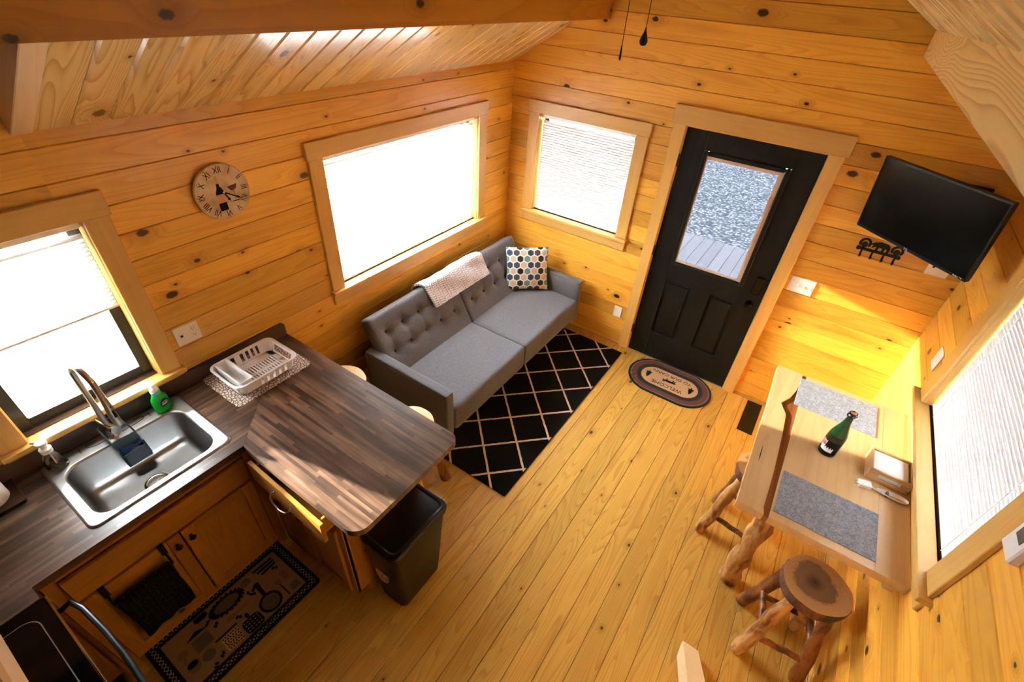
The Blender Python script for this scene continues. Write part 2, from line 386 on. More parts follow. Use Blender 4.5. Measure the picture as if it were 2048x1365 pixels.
def m_gravel():
    g = G('crushed_gravel'); p = g.obj()
    vo = g.n('ShaderNodeTexVoronoi', {'Vector': p, 'Scale': 20.0})
    k = g.xyz(vo.outputs['Color'])[0]; ed = g.ss(vo.outputs['Distance'], 0.65, 0.25)
    c = g.mix(k, (0.20, 0.215, 0.24), (0.86, 0.87, 0.88))
    c = g.mix(g.ma('MULTIPLY', g.ma('SUBTRACT', 1.0, ed), 0.75), c, (0.10, 0.11, 0.12))
    gn = g.noise(p, 0.55, 3.0)
    c = g.mix(g.ss(gn, 0.66, 0.74), c, g.mix(k, (0.10, 0.20, 0.06), (0.30, 0.36, 0.16)))
    return g.fin(c, 0.95, 0, 0.2)
M['gravel'] = m_gravel()


def m_mat_leaf():
    """rubber drying mat with a cut leaf pattern"""
    g = G('leaf_drying_mat'); p = g.obj()
    w = g.addv(p, g.mul(g.noise(p, 25.0, 1.0, col=True), (0.012, 0.012, 0.0)))
    vo = g.n('ShaderNodeTexVoronoi', {'Vector': g.mul(w, (48.0, 66.0, 0.0)), 'Scale': 1.0}, feature='DISTANCE_TO_EDGE', voronoi_dimensions='2D')
    k = g.ss(vo.outputs['Distance'], 0.10, 0.17)
    g.bump(k, 0.6, 0.002)
    return g.fin(g.mix(k, (0.16, 0.075, 0.04), (0.70, 0.60, 0.54)), 0.45)
M['leafmat'] = m_mat_leaf()


def m_clock():
    g = G('aged_clock_face'); p = g.obj(); n1 = g.noise(p, 14.0, 4.0, 0.6)
    c = g.ramp(n1, [(0.3, (0.40, 0.22, 0.10)), (0.5, (0.62, 0.42, 0.22)), (0.7, (0.72, 0.53, 0.33))])
    return g.fin(c, 0.6)
M['clock'] = m_clock()
M['wine'] = flat('wine_red', (0.17, 0.02, 0.02), 0.5)
M['labelc'] = flat('bottle_label', (0.62, 0.26, 0.16), 0.6)
M['straw'] = flat('print_straw', (0.55, 0.34, 0.12), 0.7)
M['greyp'] = flat('print_grey', (0.13, 0.105, 0.075), 0.8)
M['brownp'] = flat('print_brown', (0.22, 0.12, 0.06), 0.8)
M['pinkl'] = flat('pink_flower_label', (0.62, 0.30, 0.30), 0.5, grain=0.6, gs=60)
M['gold'] = flat('foil', (0.66, 0.46, 0.28), 0.35, 0.6)


# ---------------------------------------------------------------- mesh helper
class MB:
    def __init__(s): s.v = []; s.f = []; s.M = Matrix(); s.uv = None
    def add(s, vs, fs):
        o = len(s.v)
        s.v += [tuple(s.M @ Vector(p)) for p in vs]; s.f += [tuple(i + o for i in q) for q in fs]
        return s
    def box(s, x0, x1, y0, y1, z0, z1, c=0.0):
        x0, x1 = min(x0, x1), max(x0, x1); y0, y1 = min(y0, y1), max(y0, y1); z0, z1 = min(z0, z1), max(z0, z1)
        if c <= 0:
            vs = [(x, y, z) for z in (z0, z1) for y in (y0, y1) for x in (x0, x1)]
            return s.add(vs, [(0, 2, 3, 1), (4, 5, 7, 6), (0, 1, 5, 4), (1, 3, 7, 5), (3, 2, 6, 7), (2, 0, 4, 6)])
        c = min(c, (x1 - x0) / 2.01, (y1 - y0) / 2.01, (z1 - z0) / 2.01)
        vs = []; idx = {}
        for i, x in enumerate((x0, x1)):
            for j, y in enumerate((y0, y1)):
                for k, z in enumerate((z0, z1)):
                    sx, sy, sz = (c if i == 0 else -c), (c if j == 0 else -c), (c if k == 0 else -c)
                    for a, pt in enumerate(((x, y + sy, z + sz), (x + sx, y, z + sz), (x + sx, y + sy, z))):
                        idx[i, j, k, a] = len(vs); vs.append(pt)
        I = idx; fs = []
        for i in (0, 1): fs.append([I[i, 0, 0, 0], I[i, 1, 0, 0], I[i, 1, 1, 0], I[i, 0, 1, 0]])
        for j in (0, 1): fs.append([I[0, j, 0, 1], I[1, j, 0, 1], I[1, j, 1, 1], I[0, j, 1, 1]])
        for k in (0, 1): fs.append([I[0, 0, k, 2], I[1, 0, k, 2], I[1, 1, k, 2], I[0, 1, k, 2]])
        for i in (0, 1):
            for j in (0, 1): fs.append([I[i, j, 0, 0], I[i, j, 1, 0], I[i, j, 1, 1], I[i, j, 0, 1]])
            for k in (0, 1): fs.append([I[i, 0, k, 0], I[i, 1, k, 0], I[i, 1, k, 2], I[i, 0, k, 2]])
        for j in (0, 1):
            for k in (0, 1): fs.append([I[0, j, k, 1], I[1, j, k, 1], I[1, j, k, 2], I[0, j, k, 2]])
        for i in (0, 1):
            for j in (0, 1):
                for k in (0, 1): fs.append([I[i, j, k, a] for a in (0, 1, 2)])
        ctr = Vector(((x0 + x1) / 2, (y0 + y1) / 2, (z0 + z1) / 2)); out = []
        for q in fs:
            P = [Vector(vs[t]) for t in q]; nrm = (P[1] - P[0]).cross(P[2] - P[0]); m = sum(P, Vector()) / len(P)
            out.append(q if nrm.dot(m - ctr) > 0 else q[::-1])
        return s.add(vs, out)
    def prism(s, poly, a, b, axis='z'):
        """poly: 2-D ring, extruded a..b along axis"""
        if sum(p[0] * q[1] - q[0] * p[1] for p, q in zip(poly, poly[1:] + poly[:1])) < 0: poly = poly[::-1]
        n = len(poly)
        def P(p, t): return {'z': (p[0], p[1], t), 'y': (p[0], t, p[1]), 'x': (t, p[0], p[1])}[axis]
        vs = [P(p, a) for p in poly] + [P(p, b) for p in poly]
        fs = [tuple(range(n))[::-1], tuple(range(n, 2 * n))] + [(i, (i + 1) % n, n + (i + 1) % n, n + i) for i in range(n)]
        if axis == 'y': fs = [q[::-1] for q in fs]
        return s.add(vs, fs)
    def tube(s, pts, r, n=10, caps=True, wob=None, closed=False):
        pts = [Vector(p) for p in pts]; L = len(pts)
        rs = r if isinstance(r, (list, tuple)) else [r] * L
        vs = []; up = None
        for i, p in enumerate(pts):
            if closed: t = pts[(i + 1) % L] - pts[i - 1]
            else: t = pts[min(i + 1, L - 1)] - pts[max(i - 1, 0)]
            t.normalize()
            if up is None: up = Vector((0, 0, 1)) if abs(t.z) < 0.9 else Vector((1, 0, 0))
            a = t.cross(up).normalized(); b = a.cross(t).normalized(); up = b
            for k in range(n):
                w = 2 * math.pi * k / n; rr = rs[i] * (wob(i, k) if wob else 1)
                vs.append(tuple(p + a * math.cos(w) * rr + b * math.sin(w) * rr))
        fs = []
        for i in range(L if closed else L - 1):
            j = (i + 1) % L
            for k in range(n): fs.append((i * n + k, i * n + (k + 1) % n, j * n + (k + 1) % n, j * n + k))
        if caps and not closed: fs += [tuple(range(n))[::-1], tuple((L - 1) * n + k for k in range(n))]
        return s.add(vs, [q[::-1] for q in fs] if False else fs)
    def lathe(s, prof, n=24, c=(0, 0, 0), caps=True):
        vs = []
        for r, z in prof:
            for k in range(n):
                w = 2 * math.pi * k / n; vs.append((c[0] + r * math.cos(w), c[1] + r * math.sin(w), c[2] + z))
        fs = []
        for i in range(len(prof) - 1):
            for k in range(n): fs.append((i * n + k, i * n + (k + 1) % n, (i + 1) * n + (k + 1) % n, (i + 1) * n + k))
        if caps: fs += [tuple(range(n))[::-1], tuple((len(prof) - 1) * n + k for k in range(n))]
        return s.add(vs, fs)
    def rbox(s, x0, x1, y0, y1, z0, z1, r, n=(8, 8, 8), disp=None):
        """rounded box from six gridded faces; disp(p, normal) -> moved p"""
        lo = Vector((x0, y0, z0)); hi = Vector((x1, y1, z1))
        for ax in range(3):
            u, v = [(1, 2), (2, 0), (0, 1)][ax]
            for sd in (0, 1):
                nu, nv = n[u], n[v]; vs = []
                for i in range(nu + 1):
                    for j in range(nv + 1):
                        p = Vector((0, 0, 0)); p[ax] = hi[ax] if sd else lo[ax]
                        p[u] = lo[u] + (hi[u] - lo[u]) * i / nu; p[v] = lo[v] + (hi[v] - lo[v]) * j / nv
                        q = Vector([min(max(p[k], lo[k] + r), hi[k] - r) for k in range(3)])
                        d = p - q; L = d.length
                        nn = d / L if L > 1e-9 else Vector([1.0 if k == ax else 0 for k in range(3)]) * (1 if sd else -1)
                        p = q + nn * r
                        if disp: p = Vector(disp(p, nn))
                        vs.append(tuple(p))
                fs = []
                for i in range(nu):
                    for j in range(nv):
                        a = i * (nv + 1) + j; q = (a, a + nv + 1, a + nv + 2, a + 1)
                        fs.append(q if sd else q[::-1])
                s.add(vs, fs)
        return s
    def mesh(s, name, mat, smooth=0, weld=False):
        me = bpy.data.meshes.new(name); me.from_pydata(s.v, [], s.f)
        if weld:
            import bmesh
            b = bmesh.new(); b.from_mesh(me); bmesh.ops.remove_doubles(b, verts=b.verts, dist=1e-5); b.to_mesh(me); b.free()
        if smooth:
            me.polygons.foreach_set('use_smooth', [True] * len(me.polygons)); me.set_sharp_from_angle(angle=math.radians(smooth))
        if s.uv: 
            l = me.uv_layers.new(name='UVMap')
            for lp in me.loops: l.data[lp.index].uv = s.uv[lp.vertex_index]
        me.materials.append(mat if not isinstance(mat, str) else M[mat]); me.update(); return me
    def build(s, name, mat, parent=None, smooth=0, weld=False, loc=None, rot=None, label=None):
        o = bpy.data.objects.new(name, s.mesh(name, mat, smooth, weld)); COL.objects.link(o)
        if parent is not None: par(o, parent)
        if loc: o.location = loc
        if rot: o.rotation_euler = rot
        if label: o['label'] = label
        return o


WC = set()
def par(o, p):
    o.parent = p
    if p.name in WC: o.matrix_parent_inverse = p.matrix_basis.inverted()


def thing(name, label, cat, loc=(0, 0, 0), rz=0.0, group=None, rot=None, wc=True):
    o = bpy.data.objects.new(name, None); COL.objects.link(o); o.empty_display_size = 0.1
    o.location = loc; o.rotation_euler = rot or (0, 0, rz); o['label'] = label; o['category'] = cat
    if group: o['group'] = group
    if wc: WC.add(o.name)
    return o
def tag(o, label, cat, group=None, kind=None):
    o['label'] = label; o['category'] = cat
    if group: o['group'] = group
    if kind: o['kind'] = kind
    return o
def struct(o, label=None):
    o['kind'] = 'structure'
    if label: o['label'] = label
    return o
def sempty(name, label=None, loc=(0, 0, 0)):
    o = bpy.data.objects.new(name, None); COL.objects.link(o); o.location = loc; WC.add(o.name)
    return struct(o, label)
def copy_tree(root, loc, rz, label):
    r = root.copy(); COL.objects.link(r); r.location = loc; r.rotation_euler = (0, 0, rz); r['label'] = label
    for ch in list(root.children):
        c = ch.copy(); COL.objects.link(c); c.parent = r
        for g in ch.children:
            d = g.copy(); COL.objects.link(d); d.parent = c
    return r
def rrect(x0, x1, y0, y1, r, n=5):
    out = []
    for cx, cy, a0 in ((x1 - r, y1 - r, 0), (x0 + r, y1 - r, 90), (x0 + r, y0 + r, 180), (x1 - r, y0 + r, 270)):
        for k in range(n + 1):
            w = math.radians(a0 + 90 * k / n); out.append((cx + r * math.cos(w), cy + r * math.sin(w)))
    return out
def ellipse(cx, cy, a, b, n=20, rot=0.0):
    out = []
    for k in range(n):
        w = 2 * math.pi * k / n; x, y = a * math.cos(w), b * math.sin(w)
        out.append((cx + x * math.cos(rot) - y * math.sin(rot), cy + x * math.sin(rot) + y * math.cos(rot)))
    return out
def text_mesh(name, body, size, mat, parent, mtx, depth=0.0004, align='CENTER'):
    cu = bpy.data.curves.new(name, 'FONT'); cu.body = body; cu.size = size; cu.align_x = align; cu.align_y = 'CENTER'; cu.extrude = depth
    cu.resolution_u = 3
    tmp = bpy.data.objects.new(name + '_curve', cu); COL.objects.link(tmp)
    dg = bpy.context.evaluated_depsgraph_get(); dg.update()
    me = bpy.data.meshes.new_from_object(tmp.evaluated_get(dg)); bpy.data.objects.remove(tmp); bpy.data.curves.remove(cu)
    me.materials.clear(); me.materials.append(M[mat]); me.name = name
    o = bpy.data.objects.new(name, me); COL.objects.link(o); par(o, parent); o.matrix_basis = mtx
    return o
def frame_mtx(o, ex, ey, ez):
    return Matrix(((ex[0], ey[0], ez[0], o[0]), (ex[1], ey[1], ez[1], o[1]), (ex[2], ey[2], ez[2], o[2]), (0, 0, 0, 1)))


# ---------------------------------------------------------------- room shell
W = 3.41            # room width (x); back wall at y = 0, room towards -y
YF = -6.0           # wall behind the camera
EAVE, SLOPE = 2.262, 0.607
BW = 0.1318         # visible board width
T = 0.16            # wall thickness


def board(parent, a, b, w0, w1, mtx, mat, name='board', t=0.02, ch=0.004, cut=None):
    """one tongue-and-groove board: local x a..b, z w0..w1, face at y = 0 (looking along -y), chamfered long edges"""
    m = MB(); L2, Wd = (b - a) / 2, (w1 - w0) / 2
    pr = [(0, -Wd + ch), (-ch * 0.9, -Wd + 0.0008), (-t, -Wd + 0.0008), (-t, Wd - 0.0008), (-ch * 0.9, Wd - 0.0008), (0, Wd - ch)]
    m.prism([(p[0], p[1]) for p in pr], -L2, L2, 'x')
    o = m.build(name, mat, parent)
    o.matrix_basis = mtx @ Matrix.Translation(((a + b) / 2, 0, (w0 + w1) / 2))
    return o


def clad(parent, u0, u1, z0, z1, off, holes, mtx, mat, end=None, pitch=BW):
    """rows of boards over a wall, broken round the openings; end(z) -> (u0, u1) for gables"""
    k = math.floor((z0 - off) / pitch)
    while off + k * pitch < z1 - 1e-4:
        a, b = max(z0, off + k * pitch), min(z1, off + (k + 1) * pitch); k += 1
        if b - a < 0.004: continue
        U0, U1 = (u0, u1) if end is None else end(a)
        if U1 - U0 < 0.03: continue
        hs = sorted(h for h in holes if h[2] < b - 1e-4 and h[3] > a + 1e-4)
        cur = U0
        for h in hs:
            if h[0] - cur > 0.01: board(parent, cur, h[0], a, b, mtx, mat)
            if h[2] - a > 0.006: board(parent, h[0], h[1], a, h[2], mtx, mat)
            if b - h[3] > 0.006: board(parent, h[0], h[1], h[3], b, mtx, mat)
            cur = h[1]
        if U1 - cur > 0.01: board(parent, cur, U1, a, b, mtx, mat)


def slab(name, u0, u1, z0, z1, holes, axis, d0, d1, mat):
    """wall core with rectangular openings, as boxes round the holes"""
    m = MB()
    us = sorted({u0, u1, *[h[0] for h in holes], *[h[1] for h in holes]})
    for a, b in zip(us, us[1:]):
        hs = sorted([h for h in holes if h[0] <= a + 1e-6 and h[1] >= b - 1e-6], key=lambda h: h[2]); c = z0
        for h in hs + [(0, 0, z1, z1)]:
            if h[2] - c > 1e-4:
                if axis == 'x': m.box(d0, d1, a, b, c, h[2])
                else: m.box(a, b, d0, d1, c, h[2])
            c = h[3]
    return struct(m.build(name, mat))


# openings: (u0, u1, z0, z1)
WL = (-1.985, -0.482, 1.047, 1.915)       # window over the sofa
WK = (-3.735, -3.175, 1.062, 1.915)       # window over the sink
WB = (0.288, 1.156, 1.074, 1.913)         # window beside the door
WR = (-2.005, -0.830, 1.085, 1.960)       # window at the table
DR = (1.502, 2.436, 0.0, 2.045)           # door

ZT = 3.5
wall_left = slab('wall_left', YF, 0.0, 0.0, ZT, [WL, WK], 'x', -T, -0.02, 'joint')
wall_back = slab('wall_back', -T, W + T, 0.0, ZT, [WB, DR], 'y', 0.02, T, 'joint')
wall_right = slab('wall_right', YF, 0.0, 0.0, ZT, [WR], 'x', W + 0.02, W + T, 'joint')
wall_front = slab('wall_front', -T, W + T, 0.0, ZT, [], 'y', YF - 0.1, YF, M['wall'])

mL = frame_mtx((0, 0, 0), (0, 1, 0), (1, 0, 0), (0, 0, 1))
mBk = frame_mtx((0, 0, 0), (1, 0, 0), (0, -1, 0), (0, 0, 1))
mR = frame_mtx((W, 0, 0), (0, 1, 0), (-1, 0, 0), (0, 0, 1))
clad(wall_left, -3.22, 0.0, 0.0, EAVE + 0.02, 0.096, [WL, WK], mL, 'wall')
clad(wall_left, -4.75, -3.22, 0.0, 3.4, 0.096, [WK], mL, 'wall')
def gable(z):
    if z < EAVE: return 0.0, W
    d = (z - EAVE) / SLOPE; return d - 0.02, W - d + 0.02
clad(wall_back, 0.0, W, 0.0, 3.3, 0.029, [WB, DR], mBk, 'wall', gable)
clad(wall_right, -3.6, 0.0, 0.0, EAVE + 0.05, 0.061, [WR], mR, 'wall')

# floor planks run towards the door wall
m = MB().box(-T, W + T, YF, T, -0.12, -0.02); floor = struct(m.build('floor', 'joint'))
mF = frame_mtx((0, 0, 0), (0, 1, 0), (0, 0, 1), (1, 0, 0))
FO = 2.619 - 20 * 0.1315
k = 0
while FO + k * 0.1315 < W:
    a, b = max(0.0, FO + k * 0.1315), min(W, FO + (k + 1) * 0.1315); k += 1
    if b - a > 0.01: board(floor, -5.2, 0.0, a, b, mF, 'floor', 'floor_plank', 0.02, 0.0032)

# ceiling: two pine slopes
m = MB(); RX = W / 2; RZ = EAVE + SLOPE * RX
TL_ = 0.0225
m.prism([(-0.2, EAVE + 0.02 - 0.2 * SLOPE), (RX, RZ + 0.02), (RX, RZ + 0.16), (-0.2, EAVE + 0.16 - 0.2 * SLOPE)], -3.19, T, 'y')
m.prism([(W + 0.2, EAVE + 0.13 - 0.2 * SLOPE), (RX, RZ + 0.13), (RX, RZ + 0.3), (W + 0.2, EAVE + 0.3 - 0.2 * SLOPE)], -4.3, T, 'y')
m.box(-T, W + T, YF, -3.19, 3.4, 3.5)
m.box(RX - 0.02, RX + 0.02, -4.3, T, RZ, RZ + 0.3)
ceiling = struct(m.build('ceiling', 'joint'))
cs = 1 / math.sqrt(1 + SLOPE ** 2); LEN = RX / cs
k = 0
while True:
    y1 = -3.182 + k * 0.127; y2 = y1 + 0.127; k += 1
    if y1 > -0.01: break
    mt = frame_mtx((0, 0, EAVE), (cs, 0, SLOPE * cs), (SLOPE * cs, 0, -cs), (0, 1, 0))
    board(ceiling, -0.02, LEN, y1, min(y2, 0.0), mt, 'ceil', 'ceiling_plank', 0.02, 0.009)
k = 0
while True:
    y1 = -4.195 + k * 0.127; y2 = y1 + 0.127; k += 1
    if y1 > -0.01: break
    dz = -TL_ * (y1 + y2) / 2 + 0.006
    mt = frame_mtx((W, 0, EAVE + dz), (-cs, 0, SLOPE * cs), (-SLOPE * cs, 0, -cs), (0, 1, 0))
    board(ceiling, -0.02, LEN, y1, min(y2, 0.0), mt, 'ceil', 'ceiling_plank', 0.02, 0.009)
# end rafter and the dormer cheek behind it
mt = frame_mtx((0, 0, EAVE), (cs, 0, SLOPE * cs), (0, 1, 0), (-SLOPE * cs, 0, cs))
m = MB().box(-0.02, LEN, -3.245, -3.178, -0.004, 0.085, 0.003)
o = m.build('end_rafter', 'pale', ceiling); o.matrix_basis = mt
m = MB().prism([(0.0, EAVE), (RX, RZ), (RX, 3.42), (0.0, 3.42)], -3.205, -3.19, 'y'); m.build('dormer_cheek', 'joint', ceiling)
for i in range(9):
    z0 = 2.33 + i * BW
    xm = min(RX, (z0 - EAVE) / SLOPE)
    board(ceiling, 0.0, xm, z0, z0 + BW, frame_mtx((0, -3.206, 0), (1, 0, 0), (0, -1, 0), (0, 0, 1)), 'wall', 'cheek_board')
m = MB().prism([(RX, RZ), (W, EAVE), (W, 3.42), (RX, 3.42)], -4.24, -4.20, 'y'); m.build('dormer_cheek', 'joint', ceiling)

# purlin beams under both slopes
m = MB()
m.add([(0.66, 0.03, 2.612), (0.785, 0.03, 2.612), (0.785, 0.03, 2.74), (0.66, 0.03, 2.66),
       (0.66, -3.60, 2.632), (0.785, -3.60, 2.632), (0.785, -3.60, 2.76), (0.66, -3.60, 2.68)],
      [(0, 1, 2, 3), (7, 6, 5, 4), (4, 5, 1, 0), (5, 6, 2, 1), (6, 7, 3, 2), (7, 4, 0, 3)])
def beam(name, m, mat, label):
    c = Vector((0.72 if mat == 'beam' else 2.72, -1.7, 2.68)); mm = frame_mtx(c, (0, 1, 0), (1, 0, 0), (0, 0, 1)); inv = mm.inverted()
    m.v = [tuple(inv @ Vector(p)) for p in m.v]
    o = m.build(name, mat); o.matrix_basis = mm; struct(o, label); return o
beam('trim_1', m, 'beam', 'dark honey pine purlin beam under the ceiling slope above the sofa')
m = MB()
m.add([(2.65, 0.03, 2.611), (2.80, 0.03, 2.611), (2.80, 0.03, 2.70), (2.65, 0.03, 2.76),
       (2.65, -3.40, 2.693), (2.80, -3.40, 2.693), (2.80, -3.40, 2.78), (2.65, -3.40, 2.85)],
      [(0, 1, 2, 3), (7, 6, 5, 4), (4, 5, 1, 0), (5, 6, 2, 1), (6, 7, 3, 2), (7, 4, 0, 3)])
beam('trim_2', m, 'ply', 'pale swirl-grained pine purlin beam under the ceiling slope above the television')

# loft floor above the range, its edge board in the corner of the picture
m = MB().box(-0.0, W, YF, -3.97, 2.30, 2.42); loft = struct(m.build('trim_3', 'joint'), 'loft floor above the kitchen range')
def plankbox(parent, name, p0, p1, a, b, c, d, mat, ch=0.003):
    """box along p0->p1 with cross-section offsets (horizontal a..b, vertical c..d); local x follows the length"""
    p0, p1 = Vector(p0), Vector(p1); ex = (p1 - p0).normalized(); L = (p1 - p0).length
    up = Vector((0, 0, 1)) if abs(ex.z) < 0.95 else Vector((0, 1, 0))
    ey = up.cross(ex).normalized(); ez = ex.cross(ey)
    m = MB().box(-L / 2, L / 2, a, b, c, d, ch); o = m.build(name, mat, parent)
    o.matrix_basis = frame_mtx((p0 + p1) / 2, ex, ey, ez); return o
plankbox(loft, 'edge_board', (0.0, -3.829, 2.42), (2.26, -3.829, 2.42), -0.16, 0.0, -0.04, 0.0, 'pale')


# ---------------------------------------------------------------- windows
def casing_set(win, mt, u0, u1, z0, z1, cw, hh, over, horn, apron=0.085, jd=0.13):
    """head, sides, stool, apron and jamb liners of one window; mt: local x along wall, y into the room, z up"""
    def pb(name, a, b, y0, y1, c, d, vert=False):
        if vert:   # grain along the height: local x is up
            L2 = (d - c) / 2; m = MB().box(-L2, L2, y0, y1, -(b - a) / 2, (b - a) / 2, 0.003)
            o = m.build(name, 'trim', win)
            o.matrix_basis = mt @ frame_mtx(((a + b) / 2, 0, (c + d) / 2), (0, 0, 1), (0, 1, 0), (-1, 0, 0))
        else:
            m = MB().box(-(b - a) / 2, (b - a) / 2, y0, y1, -(d - c) / 2, (d - c) / 2, 0.003)
            o = m.build(name, 'trim', win); o.matrix_basis = mt @ Matrix.Translation(((a + b) / 2, 0, (c + d) / 2))
        return o
    pb('head_casing', u0 - cw - over, u1 + cw + over, 0.0, 0.026, z1, z1 + hh)
    pb('side_casing', u0 - cw, u0, 0.0, 0.02, z0, z1, True); pb('side_casing', u1, u1 + cw, 0.0, 0.02, z0, z1, True)
    pb('stool', u0 - cw - horn, u1 + cw + horn, -0.03, 0.05, z0 - 0.025, z0)
    pb('apron', u0 - cw, u1 + cw, 0.0, 0.018, z0 - 0.025 - apron, z0 - 0.025)
    pb('jamb', u0 - 0.012, u0 + 0.004, -jd, 0.002, z0, z1, True); pb('jamb', u1 - 0.004, u1 + 0.012, -jd, 0.002, z0, z1, True)
    pb('jamb', u0, u1, -jd, 0.002, z1 - 0.004, z1 + 0.012); pb('sill', u0, u1, -jd, -0.03, z0 - 0.02, z0 - 0.002)


def sash(win, mt, u0, u1, z0, z1, y, w=0.045, rail=None):
    def bx(name, a, b, c, d, t=0.03, mat='bronze'):
        m = MB().box(-(b - a) / 2, (b - a) / 2, -t / 2, t / 2, -(d - c) / 2, (d - c) / 2, 0.002 if mat == 'bronze' else 0)
        o = m.build(name, mat, win); o.matrix_basis = mt @ Matrix.Translation(((a + b) / 2, y, (c + d) / 2))
    bx('frame', u0, u0 + w, z0, z1); bx('frame', u1 - w, u1, z0, z1); bx('frame', u0 + w, u1 - w, z1 - w, z1); bx('frame', u0 + w, u1 - w, z0, z0 + w)
    if rail:
        bx('meeting_rail', u0 + w, u1 - w, rail - 0.018, rail + 0.018)
        bx('pane', u0 + w, u1 - w, z0 + w, rail - 0.018, 0.004, 'glass'); bx('pane', u0 + w, u1 - w, rail + 0.018, z1 - w, 0.004, 'glass')
    else: bx('pane', u0 + w, u1 - w, z0 + w, z1 - w, 0.004, 'glass')


win1 = sempty('window_1', 'wide window over the grey sofa with pine casing', (0, -1.23, 1.05))
win2 = sempty('window_2', 'window beside the black door with pine casing', (0.72, 0, 1.07))
win3 = sempty('window_3', 'window over the kitchen sink with pine casing', (0, -3.45, 1.06))
win4 = sempty('window_4', 'window above the wooden wall table with pine casing', (W, -1.42, 1.08))
casing_set(win1, mL, *WL, 0.098, 0.098, 0.012, 0.012)
casing_set(win2, mBk, *WB, 0.098, 0.098, 0.010, 0.012)
casing_set(win3, mL, *WK, 0.095, 0.105, 0.010, 0.010, apron=0.045)
casing_set(win4, mR, *WR, 0.120, 0.10, 0.02, 0.025, apron=0.08)
sash(win1, mL, *WL, -0.10); sash(win2, mBk, *WB, -0.10); sash(win3, mL, *WK, -0.085, 0.05, rail=1.478); sash(win4, mR, *WR, -0.10)


def blind(name, label, mt, u0, u1, ztop, zbot, yc, tilt, pitch=0.0205, sw=0.025, single=False):
    """mini blind: headrail, slats, bottom rail, ladder cords"""
    b = thing(name, label, 'blind', mt @ Vector(((u0 + u1) / 2, yc, zbot)))
    def bx(nm, a, c, y0, y1, z0, z1, mat='slat', ch=0.003):
        m = MB().box(-(c - a) / 2, (c - a) / 2, y0, y1, z0, z1, ch); o = m.build(nm, mat, b)
        o.matrix_basis = mt @ Matrix.Translation(((a + c) / 2, yc, 0)); return o
    bx('headrail', u0, u1, -0.016, 0.016, ztop - 0.032, ztop, 'rackw'); bx('bottom_rail', u0 + 0.004, u1 - 0.004, -0.013, 0.013, zbot, zbot + 0.014, 'rackw')
    L2 = (u1 - u0) / 2 - 0.006; ca, sa = math.cos(tilt), math.sin(tilt)
    pr = [(-sw / 2, -0.0012), (-sw / 4, 0.0008), (0.0, 0.0014), (sw / 4, 0.0008), (sw / 2, -0.0012)]
    pr = pr + [(p[0], p[1] - 0.0007) for p in pr[::-1]]
    pr = [(p[0] * ca - p[1] * sa, p[0] * sa + p[1] * ca) for p in pr]
    n = int((ztop - 0.04 - zbot - 0.02) / pitch); me = None; al = MB()
    for i in range(n):
        z = zbot + 0.024 + i * pitch
        if single:
            if me is None: me = MB().prism(pr, -L2, L2, 'x').mesh('slat', 'slat', 60)
            o = bpy.data.objects.new('slat', me); COL.objects.link(o); par(o, b)
            o.matrix_basis = mt @ Matrix.Translation(((u0 + u1) / 2, yc, z))
        else: al.prism([(p[0], p[1] + z) for p in pr], -L2, L2, 'x')
    if not single:
        o = al.build('slat_stack', 'slat', b, 60); o.matrix_basis = mt @ Matrix.Translation(((u0 + u1) / 2, yc, 0)); o['kind'] = 'stuff'
    for u in (u0 + 0.12, u1 - 0.12): bx('ladder_cord', u - 0.001, u + 0.001, 0.0135, 0.0150, zbot, ztop - 0.03, 'napkin', 0)
    return b
blind('window_blind', 'open white mini blind in the wide window over the sofa', mL, WL[0] + 0.008, WL[1] - 0.008, WL[3] - 0.006, WL[2] + 0.002, -0.045, math.radians(-43))
blind('window_blind', 'closed white blind in the window next to the black door', mBk, WB[0] + 0.008, WB[1] - 0.008, WB[3] - 0.006, WB[2] + 0.006, -0.045, math.radians(-72), sw=0.026)
blind('window_blind', 'half-raised white blind in the window over the kitchen sink', mL, WK[0] + 0.008, WK[1] - 0.008, WK[3] - 0.006, 1.487, -0.035, math.radians(-45))
blind('window_blind', 'slatted white blind in the window above the wall table', mR, WR[0] + 0.008, WR[1] - 0.008, WR[3] - 0.006, WR[2] + 0.012, -0.040, math.radians(-76), sw=0.027, single=True)

# ---------------------------------------------------------------- door
door = sempty('door_1', 'black half-glass entry door with wood-grain stiles', (1.97, 0, 0))
dm = frame_mtx((0, 0.012, 0), (1, 0, 0), (0, 1, 0), (0, 0, 1))
D0, D1, DZ0, DZ1 = 1.512, 2.426, 0.022, 2.036
G0, G1, GZ0, GZ1 = 1.672, 2.262, 0.985, 1.905     # lite frame outer
def dpart(name, x0, x1, z0, z1, y0=0.0, y1=0.04, mat='doorblk', ch=0.002, par=None):
    m = MB().box(-(x1 - x0) / 2, (x1 - x0) / 2, y0, y1, -(z1 - z0) / 2, (z1 - z0) / 2, ch)
    o = m.build(name, mat, par or door); o.matrix_basis = dm @ Matrix.Translation(((x0 + x1) / 2, 0, (z0 + z1) / 2)); return o
dpart('stile', D0, G0, DZ0, DZ1); dpart('stile', G1, D1, DZ0, DZ1); dpart('rail', G0, G1, GZ1, DZ1)
dpart('rail', G0, G1, 0.835, GZ0); dpart('rail', G0, G1, DZ0, 0.285); dpart('mullion', 1.895, 2.050, 0.285, 0.835)
for a, b in ((G0, 1.895), (2.050, G1)):
    dpart('panel', a, b, 0.285, 0.835, 0.016, 0.03)
    q = MB().prism(rrect(-(b - a) / 2 + 0.03, (b - a) / 2 - 0.03, -0.245, 0.245, 0.004, 2), 0.003, 0.016, 'y')
    o = q.build('raised_field', 'doorblk', door); o.matrix_basis = dm @ Matrix.Translation(((a + b) / 2, 0, 0.56))
w = 0.032   # moulded black frame round the lite, then the tan glazing frame
